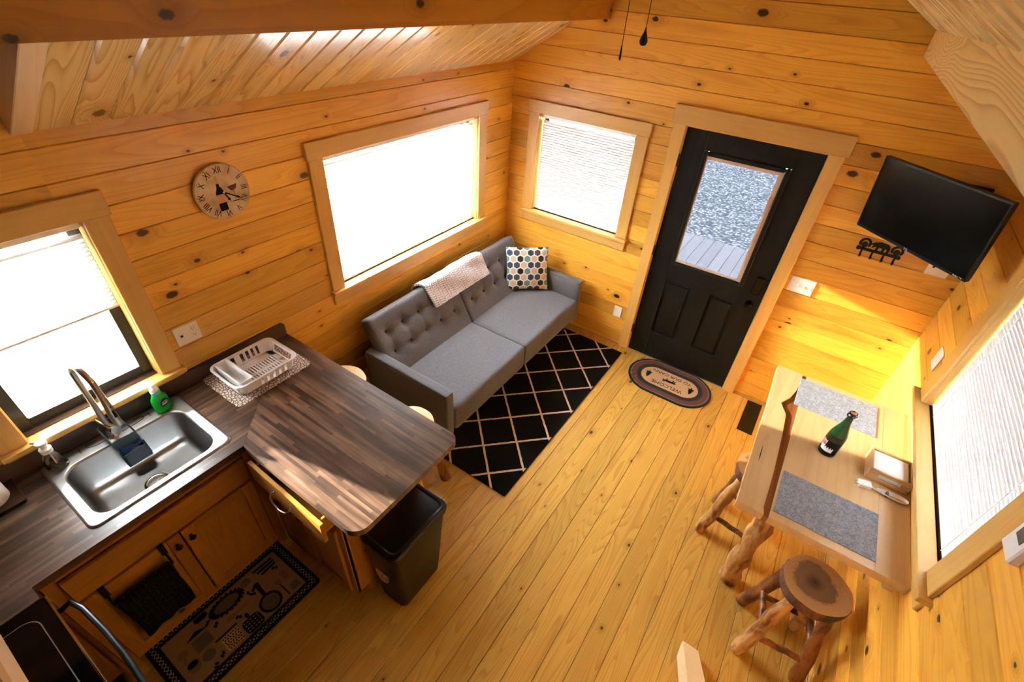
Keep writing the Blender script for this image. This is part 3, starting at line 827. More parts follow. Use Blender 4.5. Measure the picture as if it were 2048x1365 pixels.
for nm, a, b, c, d in (('lite_moulding', G0, G0 + w, GZ0, GZ1), ('lite_moulding', G1 - w, G1, GZ0, GZ1),
                       ('lite_moulding', G0 + w, G1 - w, GZ1 - w, GZ1), ('lite_moulding', G0 + w, G1 - w, GZ0, GZ0 + w)):
    dpart(nm, a, b, c, d, -0.014, 0.036, 'doorblk', 0.007)
e = 0.024
g0, g1, h0, h1 = G0 + w, G1 - w, GZ0 + w, GZ1 - w
for a, b, c, d in ((g0, g0 + 0.006, h0, h1), (g1 - 0.034, g1, h0, h1), (g0, g1 - 0.034, h1 - e, h1), (g0, g1 - 0.034, h0, h0 + 0.014)):
    dpart('glazing_frame', a, b, c, d, -0.004, 0.02, 'litefr')
dpart('blind_slider_track', g1 - 0.030, g1 - 0.018, 1.12, 1.56, -0.008, -0.004, 'litefr'); dpart('blind_slider', g1 - 0.034, g1 - 0.012, 1.62, 1.70, -0.014, -0.004, 'litefr', 0.003)
dpart('pane', g0, g1, h0, h1, 0.018, 0.022, 'tinted', 0)
kx, kz = 2.352, 0.868
m = MB(); m.M = dm @ Matrix.Translation((kx, 0, kz)) @ Matrix.Rotation(math.pi / 2, 4, 'X')
m.lathe([(0.030, 0.0), (0.032, 0.006), (0.014, 0.010), (0.012, 0.032), (0.024, 0.040), (0.029, 0.052), (0.026, 0.064), (0.012, 0.069)], 20)
m.build('knob', 'gloss', door, 35).matrix_basis = Matrix()
dpart('keypad_lock', 2.327, 2.395, 0.965, 1.115, -0.026, 0.0, 'gloss', 0.008)
dpart('thumb_turn', 2.35, 2.372, 0.985, 1.0, -0.036, -0.026, 'blackm', 0.003)
for z in (1.80, 1.06, 0.25):
    m = MB().tube([(1.508, -0.002, z - 0.045), (1.508, -0.002, z + 0.045)], 0.007, 8); m.build('hinge', 'blackm', door)
dpart('sweep', D0, D1, 0.0, 0.022, 0.0, 0.04, 'black')
def cas(name, a, b, c, d, vert, y1=0.022):
    if vert:
        m = MB().box(-(d - c) / 2, (d - c) / 2, 0, y1, -(b - a) / 2, (b - a) / 2, 0.003); o = m.build(name, 'trim', door)
        o.matrix_basis = mBk @ frame_mtx(((a + b) / 2, 0, (c + d) / 2), (0, 0, 1), (0, 1, 0), (-1, 0, 0))
    else:
        m = MB().box(-(b - a) / 2, (b - a) / 2, 0, y1, -(d - c) / 2, (d - c) / 2, 0.003); o = m.build(name, 'trim', door)
        o.matrix_basis = mBk @ Matrix.Translation(((a + b) / 2, 0, (c + d) / 2))
cas('side_casing', 1.418, 1.505, 0.0, 2.050, True); cas('side_casing', 2.433, 2.524, 0.0, 2.050, True)
cas('head_casing', 1.400, 2.542, 2.050, 2.175, False, 0.03)
m = MB().box(DR[0], DR[1], 0.055, 0.16, 0.0, 0.02); m.build('threshold', 'trim', door)
for a in (DR[0] - 0.001, DR[1] - 0.009): m = MB().box(a, a + 0.01, 0.0, 0.16, 0.0, DR[3]); m.build('jamb', 'trim', door)
m = MB().box(DR[0], DR[1], 0.0, 0.16, DR[3] - 0.008, DR[3]); m.build('jamb', 'trim', door)

for a, b in ((DR[0] - 0.002, D0 + 0.012), (D1 - 0.012, DR[1] + 0.002)): m = MB().box(a, b, 0.053, 0.075, 0.0, DR[3]); m.build('door_stop', 'trim', door)
m = MB().box(DR[0], DR[1], 0.053, 0.075, DZ1 - 0.012, DR[3]); m.build('door_stop', 'trim', door)

# ---------------------------------------------------------------- outside
m = MB(); m.box(-40, 40, -40, 40, -0.5, -0.42); ground = struct(m.build('ground', 'gravel'), 'pale crushed gravel around the cabin')
deck = thing('porch_deck', 'weathered grey board deck outside the black door', 'deck', (1.6, 1.8, -0.2)); deck['kind'] = 'structure'
dk = None
for i in range(28):
    x = -0.6 + i * 0.152
    m = MB().box(-1.7, 1.7, -0.0125, 0.0125, -0.0735, 0.0735, 0.003)
    if dk is None: dk = m.mesh('deck_board', 'deck')
    o = bpy.data.objects.new('deck_board', dk); COL.objects.link(o); par(o, deck)
    o.matrix_basis = frame_mtx((x, 1.88, -0.21), (0, 1, 0), (0, 0, 1), (1, 0, 0))
rail_ = thing('porch_railing', 'slatted porch railing along the deck outside', 'railing', (-0.62, 1.9, -0.2)); rail_['kind'] = 'structure'
for z in (-0.08, 0.78): m = MB().box(-0.64, -0.60, 1.0, 3.55, z, z + 0.05); m.build('rail', 'deck', rail_)
for i in range(21):
    y = 1.05 + i * 0.122; m = MB().box(-0.64, -0.60, y, y + 0.06, -0.1, 0.78); m.build('baluster', 'deck', rail_)


# ---------------------------------------------------------------- sofa
sofa = thing('sofa', 'charcoal grey tufted fabric sofa bed against the log wall under the wide window', 'sofa', (0.6, -1.07, 0.0))
m = MB().rbox(0.24, 0.93, -1.965, -0.172, 0.17, 0.30, 0.015, (4, 8, 3)); m.build('base_frame', 'sofa', sofa, 40)
def seat_disp(y0, y1):
    def f(p, n):
        if n.z > 0.5:
            u = (p.x - 0.70) / 0.30; v = (p.y - (y0 + y1) / 2) / ((y1 - y0) / 2)
            p = p + Vector((0, 0, 0.012 * (1 - min(1, u * u)) * (1 - min(1, v * v)) - 0.004))
        return p
    return f
for y0, y1 in ((-1.968, -1.073), (-1.067, -0.172)):
    m = MB().rbox(0.37, 0.985, y0, y1, 0.205, 0.430, 0.028, (20, 26, 10), seat_disp(y0, y1)); m.build('seat_cushion', 'sofa', sofa, 50, True)
for y0, y1 in ((-2.055, -1.970), (-0.172, -0.086)):
    m = MB().rbox(0.19, 0.972, y0, y1, 0.16, 0.600, 0.022, (14, 8, 10)); m.build('arm', 'sofa', sofa, 50, True)
TILT = math.atan2(0.235, 0.41)
for y0, y1 in ((-1.985, -1.072), (-1.066, -0.155)):
    yc = (y0 + y1) / 2; hw = (y1 - y0) / 2
    btn = [(-0.335 + 0.1675 * (2 * i) / 1.0 if False else v, w) for v, w in ()]
    btn = [(-0.34, 0.165), (-0.17, 0.165), (0.0, 0.165), (0.17, 0.165), (0.34, 0.165), (-0.34, 0.325), (-0.17, 0.325), (0.0, 0.325), (0.17, 0.325), (0.34, 0.325)]
    def bd(p, n, yc=yc):
        if n.x > 0.3:
            d = 0.0
            for by, bz in btn:
                r2 = (p.y - by) ** 2 + (p.z - bz) ** 2; d += 0.026 * math.exp(-r2 / 0.0012) + 0.008 * math.exp(-r2 / 0.006)
            for bz in (0.165, 0.325):
                if abs(p.y) < 0.36: d += 0.007 * math.exp(-((p.z - bz) / 0.011) ** 2)
            for by in (-0.34, -0.17, 0.0, 0.17, 0.34):
                if 0.12 < p.z < 0.37: d += 0.007 * math.exp(-((p.y - by) / 0.011) ** 2)
            p = p - Vector((d * n.x, 0, 0))
        return p
    # local: x out of the back towards the seat, z up the back; pivot at the seat line
    m = MB().rbox(-0.115, 0.0, -hw, hw, -0.04, 0.475, 0.026, (6, 60, 36), bd)
    mtx = frame_mtx((0.432, yc, 0.425), (math.cos(TILT), 0, math.sin(TILT)), (0, 1, 0), (-math.sin(TILT), 0, math.cos(TILT)))
    bk = m.build('back_cushion', 'sofa', sofa, 55, True); bk.matrix_basis = mtx
    for by, bz in btn:
        q = MB(); q.M = Matrix.Translation((-0.030, by, bz)) @ Matrix.Rotation(math.pi / 2, 4, 'Y')
        q.lathe([(0.011, -0.004), (0.012, 0.0), (0.008, 0.004), (0.002, 0.0055)], 10)
        b = q.build('button', 'sofadark', None, 40); b.parent = bk
for x, y in ((0.88, -1.93), (0.88, -0.21), (0.30, -1.93), (0.30, -0.21)):
    m = MB().box(x - 0.022, x + 0.022, y - 0.022, y + 0.022, 0.012, 0.172, 0.004); m.build('leg', 'black', sofa)

# throw draped over the top edge of the back
def throw():
    m = MB(); m.uv = []
    ex = Vector((math.cos(TILT), 0, math.sin(TILT))); ez = Vector((-math.sin(TILT), 0, math.cos(TILT))); piv = Vector((0.432, 0, 0.425))
    prof = []
    for i in range(15): prof.append((0.014, 0.285 + 0.180 * i / 14))
    for i in range(1, 13):
        w = math.pi * i / 12; prof.append((-0.055 + 0.069 * math.cos(w), 0.470 + 0.026 * math.sin(w) + 0.0))
    for i in range(1, 9): prof.append((-0.125, 0.465 - 0.12 * i / 8))
    NY = 28; layers = []
    for lay, off in ((0, 0.016), (1, 0.0)):
        rows = []
        for j, (a, h) in enumerate(prof):
            row = []
            for i in range(NY + 1):
                t = i / NY; y = -1.395 + 0.715 * t
                y += 0.02 * (j / len(prof)) * (t - 0.5) - 0.035 * j / len(prof)
                cx, cz = a + 0.055, h - 0.44
                L = math.hypot(cx, max(cz, 0.0)) or 1.0
                na, nh = (cx / L, max(cz, 0) / L)
                wv = 0.004 * math.sin(9 * t + 3 * j / 8) + 0.003 * math.sin(23 * t)
                q = piv + ex * (a + na * (off + wv)) + ez * (h + nh * (off + wv)) + Vector((0, y, 0))
                row.append(q)
            rows.append(row)
        layers.append(rows)
    nv = len(prof); idx = lambda l, j, i: l * nv * (NY + 1) + j * (NY + 1) + i
    for rows in layers:
        for j, row in enumerate(rows):
            for i, q in enumerate(row): m.v.append(tuple(q)); m.uv.append((0.715 * i / NY, 0.0166 * j))
    for j in range(nv - 1):
        for i in range(NY):
            m.f.append((idx(0, j, i), idx(0, j, i + 1), idx(0, j + 1, i + 1), idx(0, j + 1, i)))
            m.f.append((idx(1, j, i), idx(1, j + 1, i), idx(1, j + 1, i + 1), idx(1, j, i + 1)))
        m.f.append((idx(0, j, 0), idx(0, j + 1, 0), idx(1, j + 1, 0), idx(1, j, 0)))
        m.f.append((idx(0, j, NY), idx(1, j, NY), idx(1, j + 1, NY), idx(0, j + 1, NY)))
    for i in range(NY):
        m.f.append((idx(0, 0, i), idx(1, 0, i), idx(1, 0, i + 1), idx(0, 0, i + 1)))
    return tag(m.build('throw_blanket', 'blanket', None, 60), 'white and mauve herringbone throw folded over the sofa back', 'blanket')
throw()

# cushion: two bulged sheets meeting at a seam
def cushion():
    m = MB(); m.uv = []; n = 26; S = 0.203
    for sd in (-1, 1):
        for i in range(n + 1):
            for j in range(n + 1):
                u, v = -1 + 2 * i / n, -1 + 2 * j / n
                bul = ((1 - u * u) * (1 - v * v)) ** 0.45 * 0.062
                pin = 1 - 0.055 * (1 - abs(v) ** 2) * abs(u) ** 6 - 0.0
                pin2 = 1 - 0.055 * (1 - abs(u) ** 2) * abs(v) ** 6
                m.v.append((u * S * pin, sd * bul, v * S * pin2)); m.uv.append((u * S + 0.4, v * S + 0.36))
    N = (n + 1) ** 2
    for sd in (0, 1):
        for i in range(n):
            for j in range(n):
                a = sd * N + i * (n + 1) + j; q = (a, a + n + 1, a + n + 2, a + 1)
                m.f.append(q if sd == 0 else q[::-1])
    o = m.build('throw_pillow', 'pillow', None, 70)
    o.matrix_basis = Matrix.Translation((0.472, -0.300, 0.630)) @ Matrix.Rotation(0.729, 4, 'Z') @ Matrix.Rotation(-0.402, 4, 'X')
    return tag(o, 'square cushion printed with blue, black and beige hexagons in the sofa corner', 'cushion')
cushion()

# ---------------------------------------------------------------- rugs and mats
m = MB().box(-1.23, 0.018, -0.985, 0.990, 0.0, 0.010, 0.003)
o = m.build('area_rug', 'rug'); o.location = (1.482, -1.1025, 0.0005)
tag(o, 'black area rug with cream diamond lattice under the sofa', 'rug')

dmt = thing('doormat', 'oval braided doormat lettered WELCOME TO OUR CABIN at the black door', 'doormat', (2.015, -0.235, 0.0), 0.0, wc=False)
def stadium(a, r, n=20): return [(a + r * math.cos(t), r * math.sin(t)) for t in [(-0.5 + k / n) * math.pi for k in range(n + 1)]] + [(-a + r * math.cos(t), r * math.sin(t)) for t in [(0.5 + k / n) * math.pi for k in range(n + 1)]]
m = MB().prism(stadium(0.135, 0.238), 0.0005, 0.010, 'z'); m.build('braid', 'braid', dmt)
UP = lambda x, y: frame_mtx((x, y, 0.0105), (-1, 0, 0), (0, -1, 0), (0, 0, 1))
text_mesh('lettering', 'WELCOME', 0.058, 'ink', dmt, UP(0.0, -0.072)); text_mesh('lettering', 'TO OUR CABIN', 0.050, 'ink', dmt, UP(0.0, 0.078))
def flatpoly(name, pts, mat, parent, z=0.0103, mtx=None):
    m = MB().prism(pts, z, z + 0.0006, 'z'); o = m.build(name, mat, parent)
    if mtx: o.matrix_basis = mtx
    return o
for cx in (-0.195, 0.195):
    t = [(0, 0.052), (0.010, 0.036), (0.006, 0.036), (0.018, 0.018), (0.011, 0.018), (0.024, -0.002), (0.014, -0.002), (0.030, -0.026), (0.006, -0.026), (0.006, -0.042)]
    t = t + [(-a, b) for a, b in t[::-1][:-1]]
    flatpoly('pine_tree', [(cx - a, -b) for a, b in t], 'ink', dmt)
mo = [(-0.062, -0.004), (-0.05, 0.012), (-0.03, 0.010), (-0.005, 0.016), (0.022, 0.012), (0.040, 0.016), (0.058, 0.004), (0.066, -0.006), (0.056, -0.010), (0.040, -0.002),
      (0.030, -0.010), (0.032, -0.036), (0.026, -0.036), (0.020, -0.012), (-0.022, -0.012), (-0.028, -0.036), (-0.034, -0.036), (-0.036, -0.010), (-0.048, -0.034), (-0.054, -0.034), (-0.048, -0.008)]
flatpoly('moose', [(-a, -b) for a, b in mo], 'ink', dmt)
flatpoly('antler', [(-a, -b) for a, b in [(0.044, 0.014), (0.034, 0.030), (0.040, 0.030), (0.045, 0.020), (0.050, 0.036), (0.054, 0.020), (0.064, 0.034), (0.058, 0.014)]], 'ink', dmt)

# kitchen runner printed with pots and pans
kc = (0.7545, -3.545)
km = thing('kitchen_mat', 'dark bordered kitchen mat printed with pots, pans and spoons', 'mat', (kc[0], kc[1], 0.0), wc=False)
m = MB().prism(rrect(-0.2135, 0.2135, -0.375, 0.375, 0.02), 0.0005, 0.009, 'z'); m.build('mat_sheet', 'kmat', km)
KZ = 0.0092
def kp(nm, pts, mat, z=KZ): return flatpoly(nm, [(p[0], p[1]) for p in pts], mat, km, z)
# x towards the room, y towards the door
kp('frying_pan', ellipse(0.089, 0.141, 0.060, 0.060), 'ink'); kp('pan_centre', ellipse(0.089, 0.141, 0.046, 0.046), 'greyp', KZ + 0.0007)
kp('pan_handle', [(0.030, 0.132), (0.030, 0.150), (-0.062, 0.160), (-0.068, 0.134)], 'ink')
kp('platter', ellipse(-0.092, -0.004, 0.046, 0.086, 24), 'ink'); kp('platter_centre', ellipse(-0.092, -0.004, 0.034, 0.066, 24), 'greyp', KZ + 0.0007)
for k in range(22):
    w = 2 * math.pi * k / 22; kp('platter_leaf', ellipse(-0.092 + 0.048 * math.cos(w), -0.004 + 0.090 * math.sin(w), 0.006, 0.011, 7, w * 1.7), 'ink')
kp('cooking_pot', rrect(0.070, 0.152, -0.025, 0.072, 0.022, 4), 'ink'); kp('pot_knob', ellipse(0.052, 0.023, 0.018, 0.010, 10), 'ink')
for i in range(20): kp('speckle', ellipse(0.084 + 0.017 * (i % 4), -0.010 + 0.017 * (i // 4), 0.003, 0.005, 6), 'straw', KZ + 0.0008)
kp('saucepan', rrect(0.056, 0.140, -0.126, -0.040, 0.006, 2), 'straw'); kp('saucepan_lid', [(0.038, -0.145), (0.048, -0.145), (0.048, -0.030), (0.038, -0.030)], 'ink')
for i in range(36): kp('sprig', ellipse(0.064 + 0.0135 * (i % 6), -0.116 + 0.0135 * (i // 6) + 0.004 * (i % 2), 0.0035, 0.0062, 6, i * 0.9), 'ink', KZ + 0.0008)
kp('stockpot', rrect(-0.052, 0.024, -0.220, -0.136, 0.006, 2), 'greyp'); kp('stockpot_lid', [(-0.092, -0.179), (-0.066, -0.236), (-0.066, -0.122)], 'ink')
kp('plate', ellipse(0.070, -0.192, 0.030, 0.032), 'greyp'); kp('plate', ellipse(-0.113, 0.119, 0.024, 0.028), 'greyp')
kp('jug', ellipse(0.063, -0.262, 0.034, 0.030), 'brownp'); kp('jug_rim', ellipse(0.048, -0.262, 0.018, 0.026), 'ink', KZ + 0.0007); kp('whisk', ellipse(-0.030, -0.270, 0.022, 0.026), 'brownp'); kp('whisk_handle', [(-0.01, -0.264), (-0.01, -0.276), (0.02, -0.29), (0.024, -0.275)], 'brownp')
kp('wooden_spoon', ellipse(-0.004, -0.029, 0.016, 0.026, 14), 'brownp'); kp('spoon_handle', [(-0.010, -0.005), (0.000, -0.005), (-0.002, 0.066), (-0.012, 0.066)], 'brownp')
kp('ladle', ellipse(0.029, 0.225, 0.018, 0.019), 'brownp'); kp('ladle_handle', [(0.046, 0.222), (0.046, 0.228), (0.139, 0.229), (0.139, 0.222)], 'ink')
for i in range(3): kp('knife', [(-0.136 + 0.024 * i, 0.170 + 0.012 * i), (-0.122 + 0.024 * i, 0.176 + 0.012 * i), (-0.120 + 0.020 * i, 0.285), (-0.132 + 0.020 * i, 0.290)], 'ink')
kp('pepper_mill', rrect(-0.016, 0.052, 0.256, 0.290, 0.010, 3), 'brownp'); kp('grater', rrect(0.092, 0.138, 0.248, 0.298, 0.004, 2), 'greyp')
for cx, cy in ((-0.05, 0.095), (-0.04, 0.118), (-0.03, 0.100), (-0.048, 0.128), (-0.02, 0.112), (-0.082, -0.112), (-0.072, -0.124), (-0.04, -0.09), (-0.03, -0.102), (0.118, -0.146), (0.128, -0.158), (0.138, -0.192), (0.150, -0.202), (-0.062, 0.258), (-0.052, 0.272), (0.03, 0.0), (0.02, -0.012)):
    kp('leaf', ellipse(cx, cy, 0.007, 0.011, 8, cx * 40), 'ink')
kp('bowl', [(-0.150, -0.155), (-0.150, -0.095), (-0.128, -0.090), (-0.116, -0.105), (-0.116, -0.145), (-0.128, -0.160)], 'ink')

# floor register by the table
m = MB().box(-0.060, 0.060, -0.21, 0.21, 0.0, 0.004, 0.002); o = m.build('floor_vent', 'black'); o.location = (2.718, -0.222, 0.0005)
tag(o, 'flat black floor register beside the wall table', 'vent')


# ---------------------------------------------------------------- kitchen counter
CZ = 0.92
SX0, SX1, SY0, SY1 = 0.030, 0.550, -3.768, -3.158          # sink rim
ct = thing('countertop', 'dark walnut-look laminate countertop with rounded peninsula end and low backsplash', 'countertop', (0.3, -3.3, 0.88))
hx0, hx1, hy0, hy1 = SX0 + 0.022, SX1 - 0.02, SY0 + 0.02, SY1 - 0.02
def slab_top(name, polys, mat):
    m = MB()
    for p in polys: m.prism(p, 0.882, CZ, 'z')
    return m.build(name, mat, ct)
ye = -4.62
slab_top('main_slab', [[(0, ye), (hx0, ye), (hx0, -2.53), (0, -2.476)],
                       [(hx0, ye), (hx1, ye), (hx1, hy0), (hx0, hy0)],
                       [(hx0, hy1), (hx1, hy1), (hx1, -3.060), (hx0, -2.53)],
                       [(hx1, ye), (0.622, ye), (0.622, -3.152), (hx1, -3.060)],
                       [(0.622, ye), (0.690, ye), (0.690, -3.988), (0.622, -3.988)]], 'top_y')
def arc(cx, cy, r, a0, a1, n=8): return [(cx + r * math.cos(math.radians(a0 + (a1 - a0) * k / n)), cy + r * math.sin(math.radians(a0 + (a1 - a0) * k / n))) for k in range(n + 1)]
pen = [(0, -2.474), (hx0, -2.528), (hx1, -3.058), (0.624, -3.152), (0.70, -3.158)] + arc(1.352, -3.083, 0.075, -90, 0) + arc(1.372, -2.527, 0.055, 0, 90) + [(0.0, -2.472)]
slab_top('peninsula_slab', [pen], 'top_x')
m = MB().prism([(-4.62, CZ), (-2.476, CZ), (-2.476, 1.0), (-2.490, 1.010), (-4.62, 1.010)], 0.0, 0.020, 'x'); m.build('backsplash', 'top_y', ct)

# ---------------------------------------------------------------- sink
sink = thing('sink', 'stainless steel single-bowl drop-in sink under the kitchen window', 'sink', (0.29, -3.46, CZ))
NS = 8
def ring(m, polys, z):
    pass
def loft(rings, capb=False):
    m = MB(); n = len(rings[0][0])
    for pts, z in rings: m.v += [(p[0], p[1], z) for p in pts]
    for i in range(len(rings) - 1):
        for k in range(n): m.f.append((i * n + k, i * n + (k + 1) % n, (i + 1) * n + (k + 1) % n, (i + 1) * n + k))
    if capb: m.f.append(tuple((len(rings) - 1) * n + k for k in range(n)))
    return m
R_ = lambda d, r, x0=SX0, x1=SX1, y0=SY0, y1=SY1: rrect(x0 + d, x1 - d, y0 + d, y1 - d, r, NS)
bx0, bx1, by0, by1 = 0.125, 0.512, -3.722, -3.208
Bm = lambda d, r: rrect(bx0 + d, bx1 - d, by0 + d, by1 - d, r, NS)
m = loft([(R_(0, 0.035), CZ + 0.0005), (R_(0.003, 0.034), CZ + 0.006), (R_(0.012, 0.030), CZ + 0.007), (R_(0.020, 0.026), CZ + 0.003), (Bm(-0.006, 0.076), CZ + 0.003), (Bm(0.0, 0.072), CZ + 0.0005), (Bm(0.004, 0.07), CZ - 0.008)])
m.build('rim', 'steel', sink, 60)
m = loft([(Bm(0.004, 0.07), CZ - 0.008), (Bm(0.010, 0.066), CZ - 0.08), (Bm(0.020, 0.06), CZ - 0.150), (Bm(0.034, 0.055), CZ - 0.178), (Bm(0.060, 0.05), CZ - 0.190), (Bm(0.15, 0.03), CZ - 0.193)], True)
m.build('bowl', 'steel', sink, 60)
dx, dy, dz = 0.318, -3.470, CZ - 0.193
m = MB().lathe([(0.052, 0.0), (0.055, 0.003), (0.046, 0.004), (0.042, 0.001), (0.036, -0.004)], 28, (dx, dy, dz + 0.001), False); m.build('drain_flange', 'chrome', sink, 50)
m = MB().lathe([(0.041, 0.0), (0.036, 0.003), (0.012, 0.002), (0.008, 0.012), (0.0, 0.013)], 24, (dx, dy, dz + 0.0008), False); m.build('drain_basket', 'nickel', sink, 50)
for a, b in (((0.050, -3.545), 1), ((0.062, -3.40), -1)): pass
def groove(pts, r=0.0016): MB().tube([(p[0], p[1], CZ + 0.0036) for p in pts], r, 6).build('groove', 'ink', sink, 60)
groove([(0.052, -3.545), (0.048, -3.575), (0.055, -3.592), (0.070, -3.590), (0.084, -3.56), (0.086, -3.51)])
groove([(0.086, -3.45), (0.084, -3.40), (0.078, -3.352), (0.062, -3.340), (0.050, -3.352), (0.050, -3.38)])
groove([(0.038, -3.618), (0.046, -3.622), (0.060, -3.618), (0.075, -3.622), (0.084, -3.618)])
groove([(0.048, -3.318), (0.060, -3.315), (0.070, -3.320), (0.084, -3.314)])

# ---------------------------------------------------------------- faucet
fc = thing('faucet', 'tall brushed nickel pull-down faucet standing behind the sink bowl', 'faucet', (0.075, -3.480, CZ))
fx, fy = 0.074, -3.482
m = MB().lathe([(0.030, 0.003), (0.031, 0.008), (0.026, 0.013), (0.023, 0.050), (0.021, 0.060)], 22, (fx, fy, CZ)); m.build('base', 'chrome', fc, 50)
zt = 1.325; ra = 0.0625
pts = [(fx, fy, CZ + 0.05), (fx, fy, 1.12), (fx, fy, zt)]
for k in range(1, 13):
    w = math.pi * k / 12; pts.append((fx + ra - ra * math.cos(w), fy + 0.024 * k / 12, zt + ra * math.sin(w)))
m = MB().tube(pts, [0.0125] * len(pts), 14); m.build('spout', 'nickel', fc, 60)
e = Vector(pts[-1])
m = MB().tube([e, e + Vector((0.001, 0, -0.06)), e + Vector((0.002, 0.0, -0.12)), e + Vector((0.004, 0.0, -0.20)), e + Vector((0.005, 0.0, -0.255)), e + Vector((0.005, 0, -0.265))], [0.0130, 0.0135, 0.0155, 0.0175, 0.0165, 0.013], 14); hd = m.build('spray_head', 'nickel', fc, 60)
m = MB().tube([e + Vector((0.0145, 0.004, -0.165)), e + Vector((0.0175, 0.004, -0.205))], [0.0065, 0.0075], 8); q = m.build('spray_button', 'black', None); q.parent = hd
m = MB().tube([e + Vector((0.0125, 0.004, -0.140)), e + Vector((0.0135, 0.004, -0.150))], [0.0055, 0.0055], 8); q = m.build('spray_button', 'black', None); q.parent = hd
m = MB().tube([(fx, fy, 0.984), (fx + 0.040, fy + 0.006, 0.990), (fx + 0.070, fy + 0.011, 0.995)], [0.021, 0.0215, 0.0215], 18); m.build('valve_body', 'chrome', fc, 60)
m = MB().tube([(fx, fy - 0.004, 0.990), (fx - 0.010, fy - 0.020, 1.030), (fx - 0.014, fy - 0.026, 1.046)], [0.012, 0.0125, 0.0125], 14); m.build('lever', 'chrome', fc, 60)

# sponge caddy hung on the faucet neck
cd = thing('sponge_caddy', 'slate grey silicone sponge holder looped on the faucet over the sink', 'sponge holder', (0.162, -3.465, 0.80))
m = MB()
m.prism([(-3.520, 0.935), (-3.412, 0.935), (-3.404, 0.80), (-3.512, 0.785)], 0.138, 0.144, 'x')
m.prism([(-3.516, 0.865), (-3.410, 0.868), (-3.404, 0.80), (-3.512, 0.785)], 0.183, 0.188, 'x')
m.prism([(-3.518, 0.90), (-3.512, 0.90), (-3.506, 0.788), (-3.512, 0.786)], 0.138, 0.188, 'x')
m.prism([(-3.414, 0.90), (-3.408, 0.90), (-3.402, 0.80), (-3.408, 0.80)], 0.138, 0.188, 'x')
m.box(0.138, 0.188, -3.512, -3.404, 0.785, 0.792)
m.build('pocket', 'caddy', cd)
lp = [(0.141, -3.414, 0.932), (0.122, -3.420, 0.965), (0.082, -3.432, 0.995), (0.045, -3.462, 1.003), (0.040, -3.495, 1.003), (0.075, -3.522, 0.995), (0.120, -3.520, 0.965), (0.141, -3.518, 0.932)]
m = MB().tube(lp, 0.0045, 8); m.build('loop', 'caddy', cd, 60)
m = MB(); w = [(-3.500 + 0.085 * k / 16, 0.878 + 0.010 * math.sin(k / 16 * 2 * math.pi)) for k in range(17)]
m.prism(w + [(-3.412, 0.795), (-3.500, 0.793)], 0.148, 0.168, 'x')
tag(m.build('sponge', 'sponge'), 'wavy blue sponge tucked into the grey sink caddy', 'sponge')
m = MB(); w = [(-3.492 + 0.080 * k / 12, 0.850 + 0.018 * math.sin(k / 12 * math.pi)) for k in range(13)]
m.prism(w + [(-3.410, 0.80), (-3.492, 0.795)], 0.170, 0.181, 'x')
tag(m.build('scrub_pad', 'greyp'), 'dark olive scrub pad behind the front of the sink caddy', 'scrubber')

# soap pump and dish soap on the sink deck
sp = thing('soap_dispenser', 'clear plastic soap pump bottle with white head on the sink corner', 'soap dispenser', (0.083, -3.708, CZ + 0.003), wc=False)
m = MB().lathe([(0.030, 0.0), (0.040, 0.006), (0.042, 0.03), (0.038, 0.055), (0.026, 0.085), (0.020, 0.098), (0.018, 0.104)], 22); m.build('bottle', 'clearpl', sp, 50)
m = MB().lathe([(0.028, 0.004), (0.037, 0.009), (0.039, 0.028), (0.036, 0.030)], 20); m.build('soap', 'napkin', sp, 50) if False else None
m = MB().lathe([(0.022, 0.100), (0.023, 0.122), (0.012, 0.126), (0.010, 0.142), (0.020, 0.145), (0.021, 0.160), (0.006, 0.164)], 18); m.build('pump_head', 'white', sp, 50)
m = MB().tube([(0.0, 0.0, 0.153), (-0.020, -0.012, 0.155), (-0.040, -0.024, 0.150)], [0.010, 0.009, 0.007], 10); m.build('nozzle', 'white', sp, 50)
m = MB().tube([(0, 0, 0.02), (0.004, 0.002, 0.10)], 0.003, 6); m.build('dip_tube', 'white', sp)
db = thing('dish_soap_bottle', 'green dish soap bottle with white cap on the sink corner', 'soap bottle', (0.086, -3.252, CZ + 0.003), 0.35, wc=False)
def oval(prof, sy, n=22):
    m = MB().lathe(prof, n); m.v = [(p[0], p[1] * sy, p[2]) for p in m.v]; return m
m = oval([(0.036, 0.0), (0.041, 0.006), (0.043, 0.035), (0.045, 0.060), (0.040, 0.085), (0.026, 0.108), (0.022, 0.115)], 0.62); m.M = Matrix()
m.v = [(p[1], p[0], p[2]) for p in m.v]; m.f = [q[::-1] for q in m.f]; m.build('bottle', 'green', db, 50)
m = MB().lathe([(0.0215, 0.112), (0.022, 0.128), (0.019, 0.130)], 18); m.build('collar', flat('teal_collar', (0.12, 0.62, 0.50), 0.3), db, 50)
m = MB().lathe([(0.020, 0.128), (0.021, 0.142), (0.013, 0.150), (0.010, 0.168), (0.004, 0.171)], 18); m.build('cap', 'white', db, 50)
m = MB(); m.M = Matrix.Translation((0.0265, 0.0, 0.055)) @ Matrix.Rotation(math.pi / 2, 4, 'Y'); m.prism(ellipse(0, 0, 0.024, 0.024, 18), 0.0, 0.0012, 'z'); lb = m.build('front_label', flat('label_green', (0.004, 0.05, 0.035), 0.4), db)
for dz_, ww in ((0.006, 0.014), (-0.003, 0.018), (-0.009, 0.012)):
    m = MB().box(0.0278, 0.0284, -ww, ww, 0.055 + dz_, 0.055 + dz_ + 0.0028); m.build('label_line', 'rackw', db)

